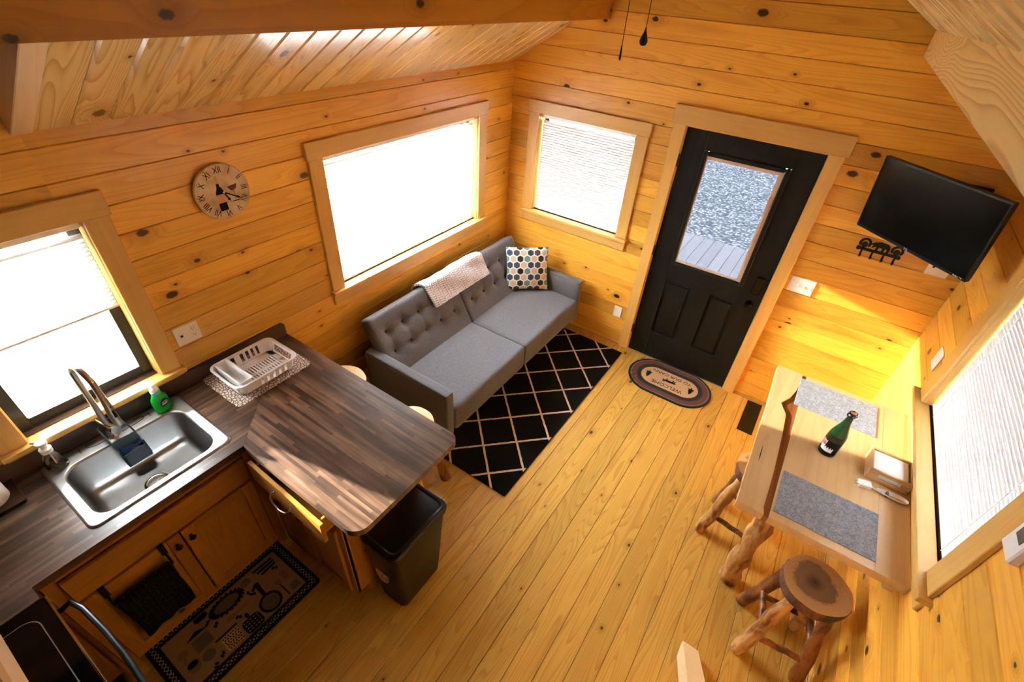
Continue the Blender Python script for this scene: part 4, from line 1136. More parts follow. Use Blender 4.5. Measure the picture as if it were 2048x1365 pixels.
# ---------------------------------------------------------------- dish rack on its mat
m = MB().prism(rrect(-0.178, 0.178, -0.232, 0.232, 0.03, 5), 0.0, 0.004, 'z'); o = m.build('drying_mat', 'leafmat'); o.location = (0.198, -2.792, CZ + 0.0005)
tag(o, 'tan leaf-pattern drying mat lying under the white dish rack', 'drying mat')
rk = thing('dish_rack', 'white plastic dish drying rack with slotted floor beside the sink', 'dish rack', (0.212, -2.803, CZ + 0.005), wc=False)
def rack():
    X0, X1, Y0, Y1, H = -0.112, 0.118, -0.158, 0.158, 0.090; fl = 0.016; tx = 0.018
    top = lambda d, z: (rrect(X0 - tx - d, X1 + tx + d, Y0 - tx - d, Y1 + tx + d, 0.045, 6), z)
    bot = lambda d, z: (rrect(X0 - d, X1 + d, Y0 - d, Y1 + d, 0.035, 6), z)
    m = loft([top(0.0, H), top(0.012, H), top(0.013, H - 0.006), top(0.004, H - 0.008), top(0.0, H - 0.004), top(0.0, H)]); m.build('rim', 'rackw', rk, 50)
    # walls with openings: slanted quads between floor and rim
    def wallstrip(nm, side, a, b, z0, z1):
        t0, t1 = z0 / H, z1 / H
        m = MB()
        def P(u, t, off):
            if side == 'x0': return (X0 - tx * t - off, u, t * H)
            if side == 'x1': return (X1 + tx * t + off, u, t * H)
            if side == 'y0': return (u, Y0 - tx * t - off, t * H)
            return (u, Y1 + tx * t + off, t * H)
        vs = [P(a, t0, 0), P(b, t0, 0), P(b, t1, 0), P(a, t1, 0), P(a, t0, 0.003), P(b, t0, 0.003), P(b, t1, 0.003), P(a, t1, 0.003)]
        m.add(vs, [(0, 1, 2, 3), (7, 6, 5, 4), (0, 4, 5, 1), (1, 5, 6, 2), (2, 6, 7, 3), (3, 7, 4, 0)]); return m
    def side(sd, a, b, slots, zs0, zs1):
        m = MB()
        for q in (wallstrip('', sd, a, b, fl, zs0), wallstrip('', sd, a, b, zs1, H)): m.add(q.v, q.f)
        cur = a
        for s0, s1 in slots + [(b, b)]:
            if s0 > cur: q = wallstrip('', sd, cur, s0, zs0, zs1); m.add(q.v, q.f)
            cur = s1
        m.build('wall', 'rackw', rk)
    # back wall (towards the log wall): arched plate slots, front wall: arches, ends: long opening
    side('x0', Y0 + 0.02, Y1 - 0.02, [(-0.105, -0.045), (-0.012, 0.006), (0.022, 0.040), (0.054, 0.070), (0.084, 0.100)], 0.026, 0.078)
    side('x1', Y0 + 0.02, Y1 - 0.02, [(-0.052 + 0.036 * i, -0.036 + 0.036 * i) for i in range(5)], 0.022, 0.066)
    side('y1', X0 + 0.02, X1 - 0.02, [(-0.078, 0.084)], 0.028, 0.072); side('y0', X0 + 0.02, X1 - 0.02, [(-0.06, 0.06)], 0.05, 0.07)
    for cx, cy, a0 in ((X1 - 0.02, Y1 - 0.02, 0), (X0 + 0.02, Y1 - 0.02, 90), (X0 + 0.02, Y0 + 0.02, 180), (X1 - 0.02, Y0 + 0.02, 270)):
        m = MB(); n = 6
        for z, r in ((fl, 0.02), (H, 0.02 + tx)):
            for k in range(n + 1):
                w = math.radians(a0 + 90 * k / n); m.v.append((cx + r * math.cos(w), cy + r * math.sin(w), z))
        for k in range(n): m.f.append((k, k + 1, n + 2 + k, n + 1 + k))
        m.build('corner', 'rackw', rk, 50)
    m = MB(); m.box(X0, X0 + 0.055, Y0, Y1, fl - 0.003, fl); m.box(X1 - 0.03, X1, Y0, Y1, fl - 0.003, fl); m.box(0.002, 0.022, Y0, Y1, fl - 0.003, fl)
    m.box(X0, X1, Y1 - 0.03, Y1, fl - 0.003, fl); m.box(X0, X1, Y0, Y0 + 0.03, fl - 0.003, fl); m.build('floor_frame', 'rackw', rk)
    for i in range(15):
        y = -0.100 + i * 0.0165
        m = MB().box(X0 + 0.05, X1 - 0.025, y, y + 0.009, fl - 0.003, fl + 0.002); m.build('floor_slat', 'rackw', rk)
    for x, y in ((X0 + 0.02, Y0 + 0.02), (X1 - 0.02, Y0 + 0.02), (X0 + 0.02, Y1 - 0.02), (X1 - 0.02, Y1 - 0.02)):
        m = MB().box(x - 0.01, x + 0.01, y - 0.012, y + 0.012, 0.0, fl - 0.002); m.build('foot', 'rackw', rk)
    cu = thing('utensil_cup', 'open white plastic cutlery cup hung inside the dish rack', 'cutlery cup', (0.212, -2.803, CZ + 0.005), wc=False)
    y0, y1, x0, x1 = Y0 + 0.002, Y0 + 0.070, X0 - 0.004, X1 + 0.008
    oc = lambda d, z, s=0.0: (rrect(x0 + d + s, x1 - d - s, y0 + d + s, y1 - d - s, 0.010, 3), z)
    m = loft([oc(0, 0.105), oc(-0.004, 0.105), oc(-0.004, 0.100), oc(0.0, 0.098), oc(0.006, 0.022), oc(0.009, 0.022), oc(0.009, 0.026)] , False); m.build('outer_shell', 'rackw', cu, 40)
    m = loft([oc(0, 0.105), oc(0.003, 0.104), oc(0.009, 0.026)], True); m.f = [q[::-1] for q in m.f]; m.build('inner_shell', 'rackw', cu, 40)
rack()

# ---------------------------------------------------------------- paper towel holder
pt = thing('paper_towel_holder', 'dark wood paper towel stand with a white roll at the counter end', 'paper towels', (0.095, -3.945, CZ), wc=False)
m = MB().prism(rrect(-0.085, 0.095, -0.085, 0.090, 0.012, 3), 0.0, 0.016, 'z'); m.build('base', flat('dark_cherry', (0.045, 0.014, 0.007), 0.3), pt)
m = MB().lathe([(0.018, 0.017), (0.060, 0.017), (0.063, 0.022), (0.063, 0.285), (0.060, 0.290), (0.018, 0.290)], 28); m.build('roll', 'napkin', pt, 40)
m = MB().lathe([(0.011, 0.016), (0.011, 0.32), (0.016, 0.33), (0.004, 0.345)], 12); m.build('post', flat('dark_cherry_post', (0.045, 0.014, 0.007), 0.3), pt, 40)


# ---------------------------------------------------------------- cabinets
def shaker(parent, name, u0, u1, z0, z1, face, knob=None, pw=0.058):
    """door in the plane of `face` ('x': looks +x at depth d; 'y': looks -y); stiles, rails, panel, knob as sub-parts"""
    ax, d = face
    def mt(u, z, vert):
        if ax == 'x': ex, ey, ez = ((0, 0, 1), (1, 0, 0), (0, 1, 0)) if vert else ((0, 1, 0), (1, 0, 0), (0, 0, 1)); o = (d, u, z)
        else: ex, ey, ez = ((0, 0, 1), (0, -1, 0), (1, 0, 0)) if vert else ((1, 0, 0), (0, -1, 0), (0, 0, 1)); o = (u, d, z)
        return frame_mtx(o, ex, ey, ez)
    def bx(nm, a, b, c, e, y0, y1, vert, par_, mat='cab'):
        L, Wd = ((e - c) / 2, (b - a) / 2) if vert else ((b - a) / 2, (e - c) / 2)
        m = MB().box(-L, L, y0, y1, -Wd, Wd, 0.0025); o = m.build(nm, mat, par_ if par_ is parent else None)
        if par_ is not parent: o.parent = par_; o.matrix_basis = par_.matrix_basis.inverted() @ mt((a + b) / 2, (c + e) / 2, vert)
        else: o.matrix_basis = mt((a + b) / 2, (c + e) / 2, vert)
        return o
    dr = bx(name, u0 + pw * 0.8, u1 - pw * 0.8, z0 + pw * 0.8, z1 - pw * 0.8, 0.002, 0.010, True, parent)     # the panel carries the door
    bx('stile', u0, u0 + pw, z0, z1, 0.0, 0.020, True, dr); bx('stile', u1 - pw, u1, z0, z1, 0.0, 0.020, True, dr)
    bx('top_rail', u0 + pw, u1 - pw, z1 - pw, z1, 0.0, 0.0195, False, dr); bx('bottom_rail', u0 + pw, u1 - pw, z0, z0 + pw, 0.0, 0.0195, False, dr)
    if knob:
        m = MB(); m.M = Matrix.Rotation(-math.pi / 2, 4, 'X')
        m.lathe([(0.008, 0.0), (0.006, 0.010), (0.013, 0.016), (0.016, 0.022), (0.012, 0.028), (0.004, 0.030)], 16)
        kb = m.build('knob', 'blackm', None, 45); kb.parent = dr
        kb.matrix_basis = dr.matrix_basis.inverted() @ mt(knob[0], knob[1], False) @ Matrix.Translation((0, 0.020, 0))
    return dr
def cbox(parent, nm, x0, x1, y0, y1, z0, z1, mat='cab', ch=0.002, along='z'):
    L = {'x': (x0, x1), 'y': (y0, y1), 'z': (z0, z1)}[along]
    c = Vector(((x0 + x1) / 2, (y0 + y1) / 2, (z0 + z1) / 2))
    if along == 'z': ex, ey, ez, h = (0, 0, 1), (1, 0, 0), (0, 1, 0), ((z1 - z0) / 2, (x1 - x0) / 2, (y1 - y0) / 2)
    elif along == 'y': ex, ey, ez, h = (0, 1, 0), (1, 0, 0), (0, 0, -1), ((y1 - y0) / 2, (x1 - x0) / 2, (z1 - z0) / 2)
    else: ex, ey, ez, h = (1, 0, 0), (0, 1, 0), (0, 0, 1), ((x1 - x0) / 2, (y1 - y0) / 2, (z1 - z0) / 2)
    m = MB().box(-h[0], h[0], -h[1], h[1], -h[2], h[2], ch); o = m.build(nm, mat, parent); o.matrix_basis = frame_mtx(c, ex, ey, ez); return o
sc = thing('sink_base_cabinet', 'hickory sink base cabinet with two shaker doors and black knobs', 'cabinet', (0.3, -3.55, 0.0))
m = MB(); m.box(0.0, 0.580, -3.980, -3.965, 0.0, 0.88); m.box(0.0, 0.580, -3.165, -3.150, 0.0, 0.88); m.box(0.0, 0.58, -3.98, -3.15, 0.09, 0.105); m.build('body', 'cab', sc)
cbox(sc, 'face_frame', 0.580, 0.600, -3.985, -3.940, 0.0, 0.882); cbox(sc, 'face_frame', 0.580, 0.600, -3.172, -3.120, 0.0, 0.882)
cbox(sc, 'face_frame', 0.580, 0.599, -3.94, -3.172, 0.84, 0.882, along='y'); cbox(sc, 'face_frame', 0.580, 0.599, -3.94, -3.172, 0.66, 0.70, along='y'); cbox(sc, 'face_frame', 0.580, 0.599, -3.94, -3.172, 0.06, 0.118, along='y')
cbox(sc, 'toe_kick', 0.53, 0.545, -3.98, -3.13, 0.0, 0.10)
cbox(sc, 'false_drawer_front', 0.600, 0.620, -3.938, -3.180, 0.690, 0.836, along='y')
shaker(sc, 'door', -3.938, -3.5455, 0.112, 0.672, ('x', 0.600), (-3.575, 0.610))
shaker(sc, 'door', -3.540, -3.180, 0.112, 0.672, ('x', 0.600), (-3.512, 0.612))
pc = thing('peninsula_cabinet', 'hickory peninsula cabinet with an open drawer, two doors and ring pull', 'cabinet', (0.93, -2.9, 0.0))
m = MB(); m.box(0.60, 1.225, -2.615, -2.60, 0.0, 0.88); m.box(0.60, 1.225, -3.100, -2.60, 0.09, 0.105); m.build('body', 'cab', pc)
cbox(pc, 'end_panel', 1.222, 1.242, -3.115, -2.600, 0.10, 0.882); cbox(pc, 'end_panel', 1.222, 1.242, -3.04, -2.600, 0.0, 0.10)
cbox(pc, 'face_frame', 0.60, 0.66, -3.118, -3.098, 0.09, 0.882); cbox(pc, 'face_frame', 1.20, 1.242, -3.118, -3.098, 0.10, 0.882)
cbox(pc, 'face_frame', 0.66, 1.20, -3.117, -3.098, 0.846, 0.882, along='x'); cbox(pc, 'face_frame', 0.66, 1.20, -3.117, -3.098, 0.68, 0.715, along='x'); cbox(pc, 'face_frame', 0.66, 1.20, -3.117, -3.098, 0.09, 0.12, along='x')
cbox(pc, 'toe_kick', 0.60, 1.235, -3.045, -3.03, 0.0, 0.10)
dw = cbox(pc, 'drawer', 0.672, 1.228, -3.196, -3.176, 0.722, 0.862, along='x')
def subp(par_, nm, x0, x1, y0, y1, z0, z1, mat, ch=0.001):
    c = Vector(((x0 + x1) / 2, (y0 + y1) / 2, (z0 + z1) / 2)); m = MB().box(-(x1 - x0) / 2, (x1 - x0) / 2, -(y1 - y0) / 2, (y1 - y0) / 2, -(z1 - z0) / 2, (z1 - z0) / 2, ch)
    o = m.build(nm, mat, None); o.parent = par_; o.matrix_basis = par_.matrix_basis.inverted() @ Matrix.Translation(c); return o
subp(dw, 'drawer_side', 1.185, 1.197, -3.176, -2.80, 0.735, 0.845, 'cab'); subp(dw, 'drawer_side', 0.70, 0.712, -3.176, -2.80, 0.735, 0.845, 'cab')
subp(dw, 'drawer_bottom', 0.712, 1.185, -3.176, -2.80, 0.738, 0.744, 'cab')
m = MB().tube([(0.885, -3.196, 0.815), (0.870, -3.212, 0.802), (0.868, -3.222, 0.782), (0.895, -3.228, 0.762), (0.945, -3.230, 0.756), (0.99, -3.226, 0.768), (1.008, -3.214, 0.79), (1.003, -3.196, 0.812)], 0.0048, 8)
o = m.build('pull', 'nickel', None, 60); o.parent = dw; o.matrix_basis = dw.matrix_basis.inverted()
dw.matrix_basis = Matrix.Translation((0.67, -3.178, 0)) @ Matrix.Rotation(math.radians(-1.3), 4, 'Z') @ Matrix.Translation((-0.67, 3.178 + 0.012, 0)) @ dw.matrix_basis
shaker(pc, 'door', 0.668, 0.9155, 0.112, 0.695, ('y', -3.118), (0.888, 0.615), 0.05)
shaker(pc, 'door', 0.9185, 1.205, 0.112, 0.695, ('y', -3.118), (0.948, 0.608), 0.05)
cc = thing('corner_cabinet', 'hickory corner cabinet filler between sink cabinet and range', 'cabinet', (0.3, -4.3, 0.0))
cbox(cc, 'filler', 0.600, 0.690, -4.010, -3.990, 0.0, 0.880); cbox(cc, 'body', 0.002, 0.688, -4.60, -4.011, 0.0, 0.880)

# towel on over-door hooks
hk = thing('towel_bar', 'black over-door towel bar hooked on the sink cabinet door', 'towel bar', (0.66, -3.75, 0.6))
for y in (-3.862, -3.628):
    m = MB().box(0.6205, 0.6235, y - 0.012, y + 0.012, 0.610, 0.676); m.build('strap', 'blackm', hk)
    m = MB().box(0.600, 0.6235, y - 0.012, y + 0.012, 0.6735, 0.6765); m.build('strap', 'blackm', hk)
    m = MB().tube([(0.623, y, 0.620), (0.650, y, 0.612), (0.668, y, 0.594), (0.662, y, 0.572), (0.640, y, 0.566)], 0.005, 8); m.build('hook', 'blackm', hk, 60)
m = MB().tube([(0.640, -3.868, 0.566), (0.640, -3.622, 0.566)], 0.005, 8); m.build('bar', 'blackm', hk)
m = MB(); ny = 22
prof = [(0.629, 0.37), (0.629, 0.45), (0.630, 0.54), (0.634, 0.568), (0.641, 0.574), (0.650, 0.566), (0.653, 0.52), (0.655, 0.42), (0.656, 0.32), (0.655, 0.235)]
for off in (0.0, 0.006):
    for j, (x, z) in enumerate(prof):
        for i in range(ny + 1):
            t = i / ny; y = -3.858 + 0.222 * t
            fx_ = 0.005 * math.sin(t * 17) * (j / len(prof))
            dz_ = 0.012 * math.sin(t * 3.0) if j == len(prof) - 1 else 0
            m.v.append((x + fx_ + (off if j > 4 else -off * 0.2), y * 1.0 + 0.006 * math.sin(j), z + dz_ + (off if 3 <= j <= 5 else 0)))
n1 = len(prof) * (ny + 1)
for l in (0, 1):
    for j in range(len(prof) - 1):
        for i in range(ny):
            a = l * n1 + j * (ny + 1) + i; q = (a, a + 1, a + ny + 2, a + ny + 1); m.f.append(q if l else q[::-1])
tag(m.build('dish_towel', 'towel', None, 60), 'black towel with thin pale check hanging on the sink cabinet door', 'towel')

# ---------------------------------------------------------------- range
rg = thing('kitchen_range', 'black glass-top kitchen range with bar handle below the loft edge', 'range', (1.0, -4.3, 0.0))
rx0, rx1, ry = 0.703, 1.463, -3.972
m = MB().box(rx0, rx1, -4.60, ry - 0.03, 0.03, 0.905, 0.004); m.build('body', 'black', rg)
m = MB().prism(rrect(rx0 - 0.003, rx1 + 0.003, -4.60, ry, 0.012, 3), 0.906, 0.926, 'z'); m.build('cooktop', 'gloss', rg)
m = MB().box(rx0 - 0.001, rx1 + 0.001, ry - 0.004, ry + 0.003, 0.908, 0.9275, 0.001); m.build('front_trim', 'chrome', rg)
m = MB().prism(rrect(rx0 + 0.05, rx1 - 0.05, -4.56, ry - 0.045, 0.05, 6), 0.9262, 0.9268, 'z'); m.build('cooktop_border', 'nickel', rg)
m = MB().prism(rrect(rx0 + 0.053, rx1 - 0.053, -4.557, ry - 0.048, 0.048, 6), 0.9262, 0.9272, 'z'); m.build('cooktop_glass', 'gloss', rg)
m = MB().box(rx0 + 0.006, rx1 - 0.006, ry - 0.03, ry + 0.0, 0.20, 0.895, 0.006); dd_ = m.build('oven_door', 'gloss', rg)
m = MB().box(rx0 + 0.006, rx1 - 0.006, ry - 0.03, ry - 0.004, 0.05, 0.19, 0.006); m.build('storage_drawer', 'black', rg)
hp = [(rx0 + 0.03, ry, 0.845), (rx0 + 0.03, ry + 0.035, 0.855), (rx0 + 0.10, ry + 0.052, 0.862), (rx0 + 0.25, ry + 0.064, 0.864), (rx0 + 0.38, ry + 0.068, 0.864), (rx1 - 0.25, ry + 0.064, 0.864), (rx1 - 0.10, ry + 0.052, 0.862), (rx1 - 0.03, ry + 0.035, 0.855), (rx1 - 0.03, ry, 0.845)]
m = MB().tube(hp, 0.0105, 10); m.build('handle', 'black', rg, 60)

# ---------------------------------------------------------------- trash can
tc = thing('trash_can', 'black rectangular plastic trash can under the peninsula overhang', 'trash can', (1.372, -2.85, 0.0))
TB = lambda z, d: (rrect(1.278 - 0.022 * z / 0.6 - d, 1.462 + 0.030 * z / 0.6 + d, -3.005 - 0.035 * z / 0.6 - d, -2.705 + 0.045 * z / 0.6 + d, 0.035, 5), z)
m = loft([TB(0.0, -0.004), TB(0.006, 0.0), TB(0.565, 0.0), TB(0.570, 0.008), TB(0.60, 0.009), TB(0.604, 0.006)]); m.f.append(tuple(range(24))[::-1]); m.build('bin', 'trash', tc, 45)
m = loft([TB(0.604, 0.006), TB(0.618, 0.003), TB(0.622, -0.006), TB(0.618, -0.016), TB(0.612, -0.02), TB(0.616, -0.06)], True); m.build('lid', 'trash', tc, 45)
m = MB(); m.M = Matrix.Translation((1.350, -3.0235, 0.285)) @ Matrix.Rotation(math.radians(86.8), 4, 'X'); m.prism(ellipse(0, 0, 0.050, 0.062, 16), 0.0, 0.001, 'z'); m.build('sticker', flat('peach_sticker', (0.66, 0.42, 0.27), 0.5, grain=0.5, gs=45), tc)


# ---------------------------------------------------------------- log stools
def wobf(seed, amp=0.09):
    rr = random.Random(seed); ph = [rr.uniform(0, 6.28) for _ in range(6)]
    return lambda i, k: 1 + amp * (math.sin(1.7 * i + ph[0]) * 0.5 + math.sin(k * 1.05 + 0.8 * i + ph[1]) * 0.6 + math.sin(2.1 * k - 1.3 * i + ph[2]) * 0.35)
def logtube(a, b, r0, r1, seed, n=9, bend=0.005, amp=0.09):
    a, b = Vector(a), Vector(b); rr = random.Random(seed); pts = []; rs = []
    for i in range(n):
        t = i / (n - 1); off = Vector((rr.uniform(-1, 1), rr.uniform(-1, 1), 0)) * bend * (1 if 0 < i < n - 1 else 0)
        pts.append(a.lerp(b, t) + off); rs.append((r0 + (r1 - r0) * t) * (1 + rr.uniform(-0.08, 0.10)))
    return MB().tube(pts, rs, 12, True, wobf(seed, amp))
def make_stool(label, seatmat, seed, top=0.62, H=0.074, hw=0.145):
    s = thing('log_stool', label, 'stool', (0, 0, 0), group='rustic log stools', wc=False)
    rr = random.Random(seed); n = 36; ph = rr.uniform(0, 6)
    rad = lambda w: 0.150 * (1 + 0.022 * math.sin(2 * w + ph) + 0.018 * math.sin(3 * w + 1 + ph) + 0.010 * math.sin(7 * w))
    def rg_(sc_, z, jag=0.0): return ([((rad(2 * math.pi * k / n) * sc_ + jag * math.sin(k * 2.3 + z * 90)) * math.cos(2 * math.pi * k / n), (rad(2 * math.pi * k / n) * sc_ + jag * math.sin(k * 2.3 + z * 90)) * math.sin(2 * math.pi * k / n)) for k in range(n)], z)
    m = loft([rg_(0.90, top - H), rg_(0.965, top - H + 0.006), rg_(1.0, top - H * 0.55, 0.003), rg_(1.005, top - 0.012, 0.003), rg_(0.985, top - 0.002)]); m.f.append(tuple(range(n))[::-1]); m.build('bark_edge', 'bark', s, 60)
    m = MB().prism(rg_(0.985, 0)[0], top - 0.004, top, 'z'); m.build('seat', seatmat, s)
    feet = []
    for i, (sx, sy) in enumerate(((-1, -1), (1, -1), (1, 1), (-1, 1))):
        a = (sx * 0.078, sy * 0.078, top - H + 0.012); b = (sx * hw * rr.uniform(0.94, 1.06), sy * hw * rr.uniform(0.94, 1.06), 0.002); feet.append((a, b))
        logtube(a, b, 0.029, 0.034, seed * 10 + i).build('leg', 'log' if (i + seed) % 2 else 'logd', s, 60)
    def at(i, z): a, b = Vector(feet[i][0]), Vector(feet[i][1]); return a.lerp(b, (a.z - z) / (a.z - b.z))
    for i, z in ((0, 0.17), (1, 0.26), (2, 0.17), (3, 0.26)):
        logtube(at(i, z), at((i + 1) % 4, z), 0.017, 0.016, seed * 20 + i, 7, 0.004).build('rung', 'logd', s, 60)
    return s
st = make_stool('log stool with dark heartwood slice seat in front of the wall table', 'slice', 3)
st.location = (3.188, -1.950, 0); st.rotation_euler = (0, 0, 0.12)
copy_tree(st, (2.842, -1.395, 0), -0.15, 'log stool tucked beneath the wall table, only its legs showing')
sp_ = make_stool('log stool with pale seat beside the sofa arm under the peninsula tip', 'slicep', 8)
sp_.location = (0.955, -2.372, 0); sp_.rotation_euler = (0, 0, 0.1)
copy_tree(sp_, (0.335, -2.360, 0), 0.5, 'log stool with pale seat near the log wall, mostly hidden by the peninsula')

# ---------------------------------------------------------------- wall table
TZ = 0.945
tb = thing('wall_table', 'live-edge maple wall table with dark inlay on a log leg', 'table', (3.05, -1.4, 0.0))
yn, yf = -2.002, -0.789
outer = [(2.683, yf), (2.690, -0.95), (2.698, -1.2), (2.700, -1.5), (2.706, -1.8), (2.711, yn)]
inner = [(2.832, yf), (2.822, -0.97), (2.800, -1.07), (2.762, -1.150), (2.776, -1.185), (2.803, -1.238), (2.814, -1.43), (2.823, -1.72), (2.823, -1.96), (2.831, yn)]
def tslab(nm, poly, mat, z0=TZ - 0.045, z1=TZ):
    xs = [p[0] for p in poly]; cx = (min(xs) + max(xs)) / 2
    m = MB().prism([(p[1] + 1.4, -(p[0] - cx)) for p in poly], z0 - TZ, z1 - TZ, 'z'); o = m.build(nm, mat, tb)
    # local x follows the board (world y), local z is turned across it for the grain
    R4 = frame_mtx((cx, -1.4, TZ), (0, 1, 0), (-1, 0, 0), (0, 0, 1)); o.matrix_basis = R4
    G_ = Matrix.Rotation(math.pi / 2, 4, 'X')
    me = o.data; me.transform(G_); o.matrix_basis = R4 @ G_.inverted(); return o
tslab('live_edge_board', outer[::-1] + inner, 'table')
tslab('inlay', inner[::-1] + [(2.853, yf), (2.853, yn)][::1], 'inlay', TZ - 0.045, TZ - 0.008)
tslab('centre_board', [(2.853, yf), (3.278, yf), (3.278, yn), (2.853, yn)], 'table')
tslab('wall_board', [(3.279, yf), (3.408, yf), (3.408, yn), (3.279, yn)], 'table')
m = MB().prism([(2.7405, -1.555), (2.7445, -1.60), (2.7465, -1.655), (2.744, -1.70), (2.741, -1.645)], TZ - 0.002, TZ + 0.0006, 'z'); m.build('crack', 'ink', tb)
logtube((2.915, -1.742, 0.002), (2.905, -1.745, TZ - 0.045), 0.052, 0.047, 71, 14, 0.008, 0.16).build('leg', 'log', tb, 60)
logtube((2.925, -1.02, 0.002), (2.905, -1.02, TZ - 0.045), 0.050, 0.047, 75, 12, 0.010, 0.18).build('leg', 'log', tb, 60)
m = MB().box(3.36, 3.40, yn + 0.05, yf - 0.05, TZ - 0.13, TZ - 0.045, 0.003); m.build('wall_cleat', 'table', tb)
for lab, x0, x1, y0, y1 in (('grey linen placemat on the sunlit end of the wall table', 2.826, 3.243, -1.120, -0.836), ('grey linen placemat on the shaded end of the wall table', 2.862, 3.280, -1.957, -1.674)):
    m = MB().box(-(x1 - x0) / 2, (x1 - x0) / 2, -(y1 - y0) / 2, (y1 - y0) / 2, 0.0, 0.003, 0.001); o = m.build('placemat', 'placemat')
    o.location = ((x0 + x1) / 2, (y0 + y1) / 2, TZ + 0.0003); tag(o, lab, 'placemat', 'placemats on the wall table')

# bottle
bo = thing('cider_bottle', 'dark green swing-top glass bottle with floral label on the wall table', 'bottle', (3.028, -1.402, TZ), wc=False)
m = MB().lathe([(0.034, 0.001), (0.041, 0.004), (0.0425, 0.012), (0.0425, 0.122), (0.040, 0.142)], 28); m.build('body', 'bottle', bo, 50)
m = MB().lathe([(0.040, 0.142), (0.033, 0.170), (0.024, 0.200), (0.018, 0.228), (0.0155, 0.255), (0.0148, 0.268)], 28, caps=False); m.build('shoulder', 'bottlehi', bo, 50)
m = MB().lathe([(0.0160, 0.266), (0.0185, 0.270), (0.0185, 0.276), (0.0155, 0.279), (0.0155, 0.290)], 20); m.build('lip', 'bottle', bo, 50)
m = MB().lathe([(0.013, 0.288), (0.014, 0.296), (0.010, 0.300)], 16); m.build('stopper', 'gold', bo, 50)
m = MB().tube([(0.017, 0, 0.262), (0.021, 0.0, 0.275), (0.016, 0.0, 0.296), (0.0, 0.0, 0.302), (-0.016, 0, 0.296), (-0.021, 0, 0.275), (-0.017, 0, 0.262)], 0.0018, 6); m.build('wire_bail', 'blackm', bo, 60)
def band(nm, a0, a1, z0, z1, mat, r=0.0430, wav=0.0):
    m = MB(); n = 18
    for k in range(n + 1):
        w = math.radians(a0 + (a1 - a0) * k / n); c, s_ = r * math.cos(w), r * math.sin(w)
        m.v += [(c, s_, z0), (c, s_, z1 + wav * math.sin(k * 1.9))]
    for k in range(n): m.f.append((2 * k, 2 * k + 2, 2 * k + 3, 2 * k + 1))
    m.build(nm, mat, bo, 60)
band('label', 150, 320, 0.020, 0.105, 'ink', 0.0429); band('label_flowers', 165, 230, 0.045, 0.098, 'pinkl', 0.0432, 0.006); band('label_script', 205, 285, 0.034, 0.060, 'rackw', 0.0434, 0.008)

# napkin holder
nh = thing('napkin_holder', 'wooden napkin box with slotted sides on the wall table', 'napkin holder', (3.297, -1.380, TZ))
X0, X1, Y0, Y1, Z0, Z1 = 3.206, 3.388, -1.466, -1.296, TZ, TZ + 0.074
def nb(nm, *a, along='x', mat='box'): return cbox(nh, nm, *a, mat, 0.002, along)
for y in (Y0, Y1 - 0.010):
    nb('long_side', X0, X1, y, y + 0.010, Z0, Z0 + 0.024); nb('long_side', X0, X1, y, y + 0.010, Z1 - 0.022, Z1)
    nb('long_side', X0, X0 + 0.045, y, y + 0.010, Z0 + 0.024, Z1 - 0.022); nb('long_side', X1 - 0.045, X1, y, y + 0.010, Z0 + 0.024, Z1 - 0.022)
nb('end_wall', X0, X0 + 0.010, Y0 + 0.01, Y1 - 0.01, Z0, Z1, along='y'); nb('end_wall', X1 - 0.010, X1, Y0 + 0.01, Y1 - 0.01, Z0, Z1, along='y'); nb('bottom', X0 + 0.01, X1 - 0.01, Y0 + 0.01, Y1 - 0.01, Z0 + 0.001, Z0 + 0.008)
npk = thing('napkin_stack', 'stack of folded white paper napkins inside the wooden box', 'napkins', (3.29, -1.38, TZ + 0.008))
for i in range(7):
    m = MB().box(X0 + 0.013 + 0.001 * (i % 2), X1 - 0.020, Y0 + 0.014, Y1 - 0.016 - 0.001 * (i % 3), Z0 + 0.0085 + i * 0.0085, Z0 + 0.0165 + i * 0.0085, 0.002); m.build('napkin', 'napkin', npk)

# phone charger with coiled cable
ch = thing('phone_charger', 'white phone charger block with coiled cable on the wall table', 'charger', (3.21, -1.53, TZ + 0.0005), -0.0, wc=False)
m = MB(); m.M = Matrix.Rotation(0.25, 4, 'Z'); m.box(-0.030, 0.026, -0.020, 0.020, 0.0, 0.026, 0.004); m.build('plug_block', 'white', ch)
m = MB(); m.M = Matrix.Rotation(0.25, 4, 'Z')
for y in (-0.008, 0.008): m.box(-0.046, -0.030, y - 0.001, y + 0.001, 0.010, 0.017)
m.build('prong', 'nickel', ch)
for j in range(4):
    pts = []
    for k in range(24):
        w = 2 * math.pi * k / 24; u = math.cos(w); v = math.sin(w)
        pts.append((0.115 + 0.068 * u, 0.004 + (0.010 + 0.008 * u + 0.003 * j) * v, 0.004 + 0.0035 * j))
    MB().tube(pts, 0.0019, 6, closed=True).build('cable_coil', 'white', ch, 60)
MB().tube([(0.024, 0.004, 0.012), (0.040, 0.004, 0.008), (0.060, 0.002, 0.005)], 0.0030, 6).build('cable', 'white', ch, 60)
m = MB().box(0.090, 0.100, -0.010, 0.016, 0.0, 0.020, 0.003); m.build('twist_tie', 'greyp', ch)


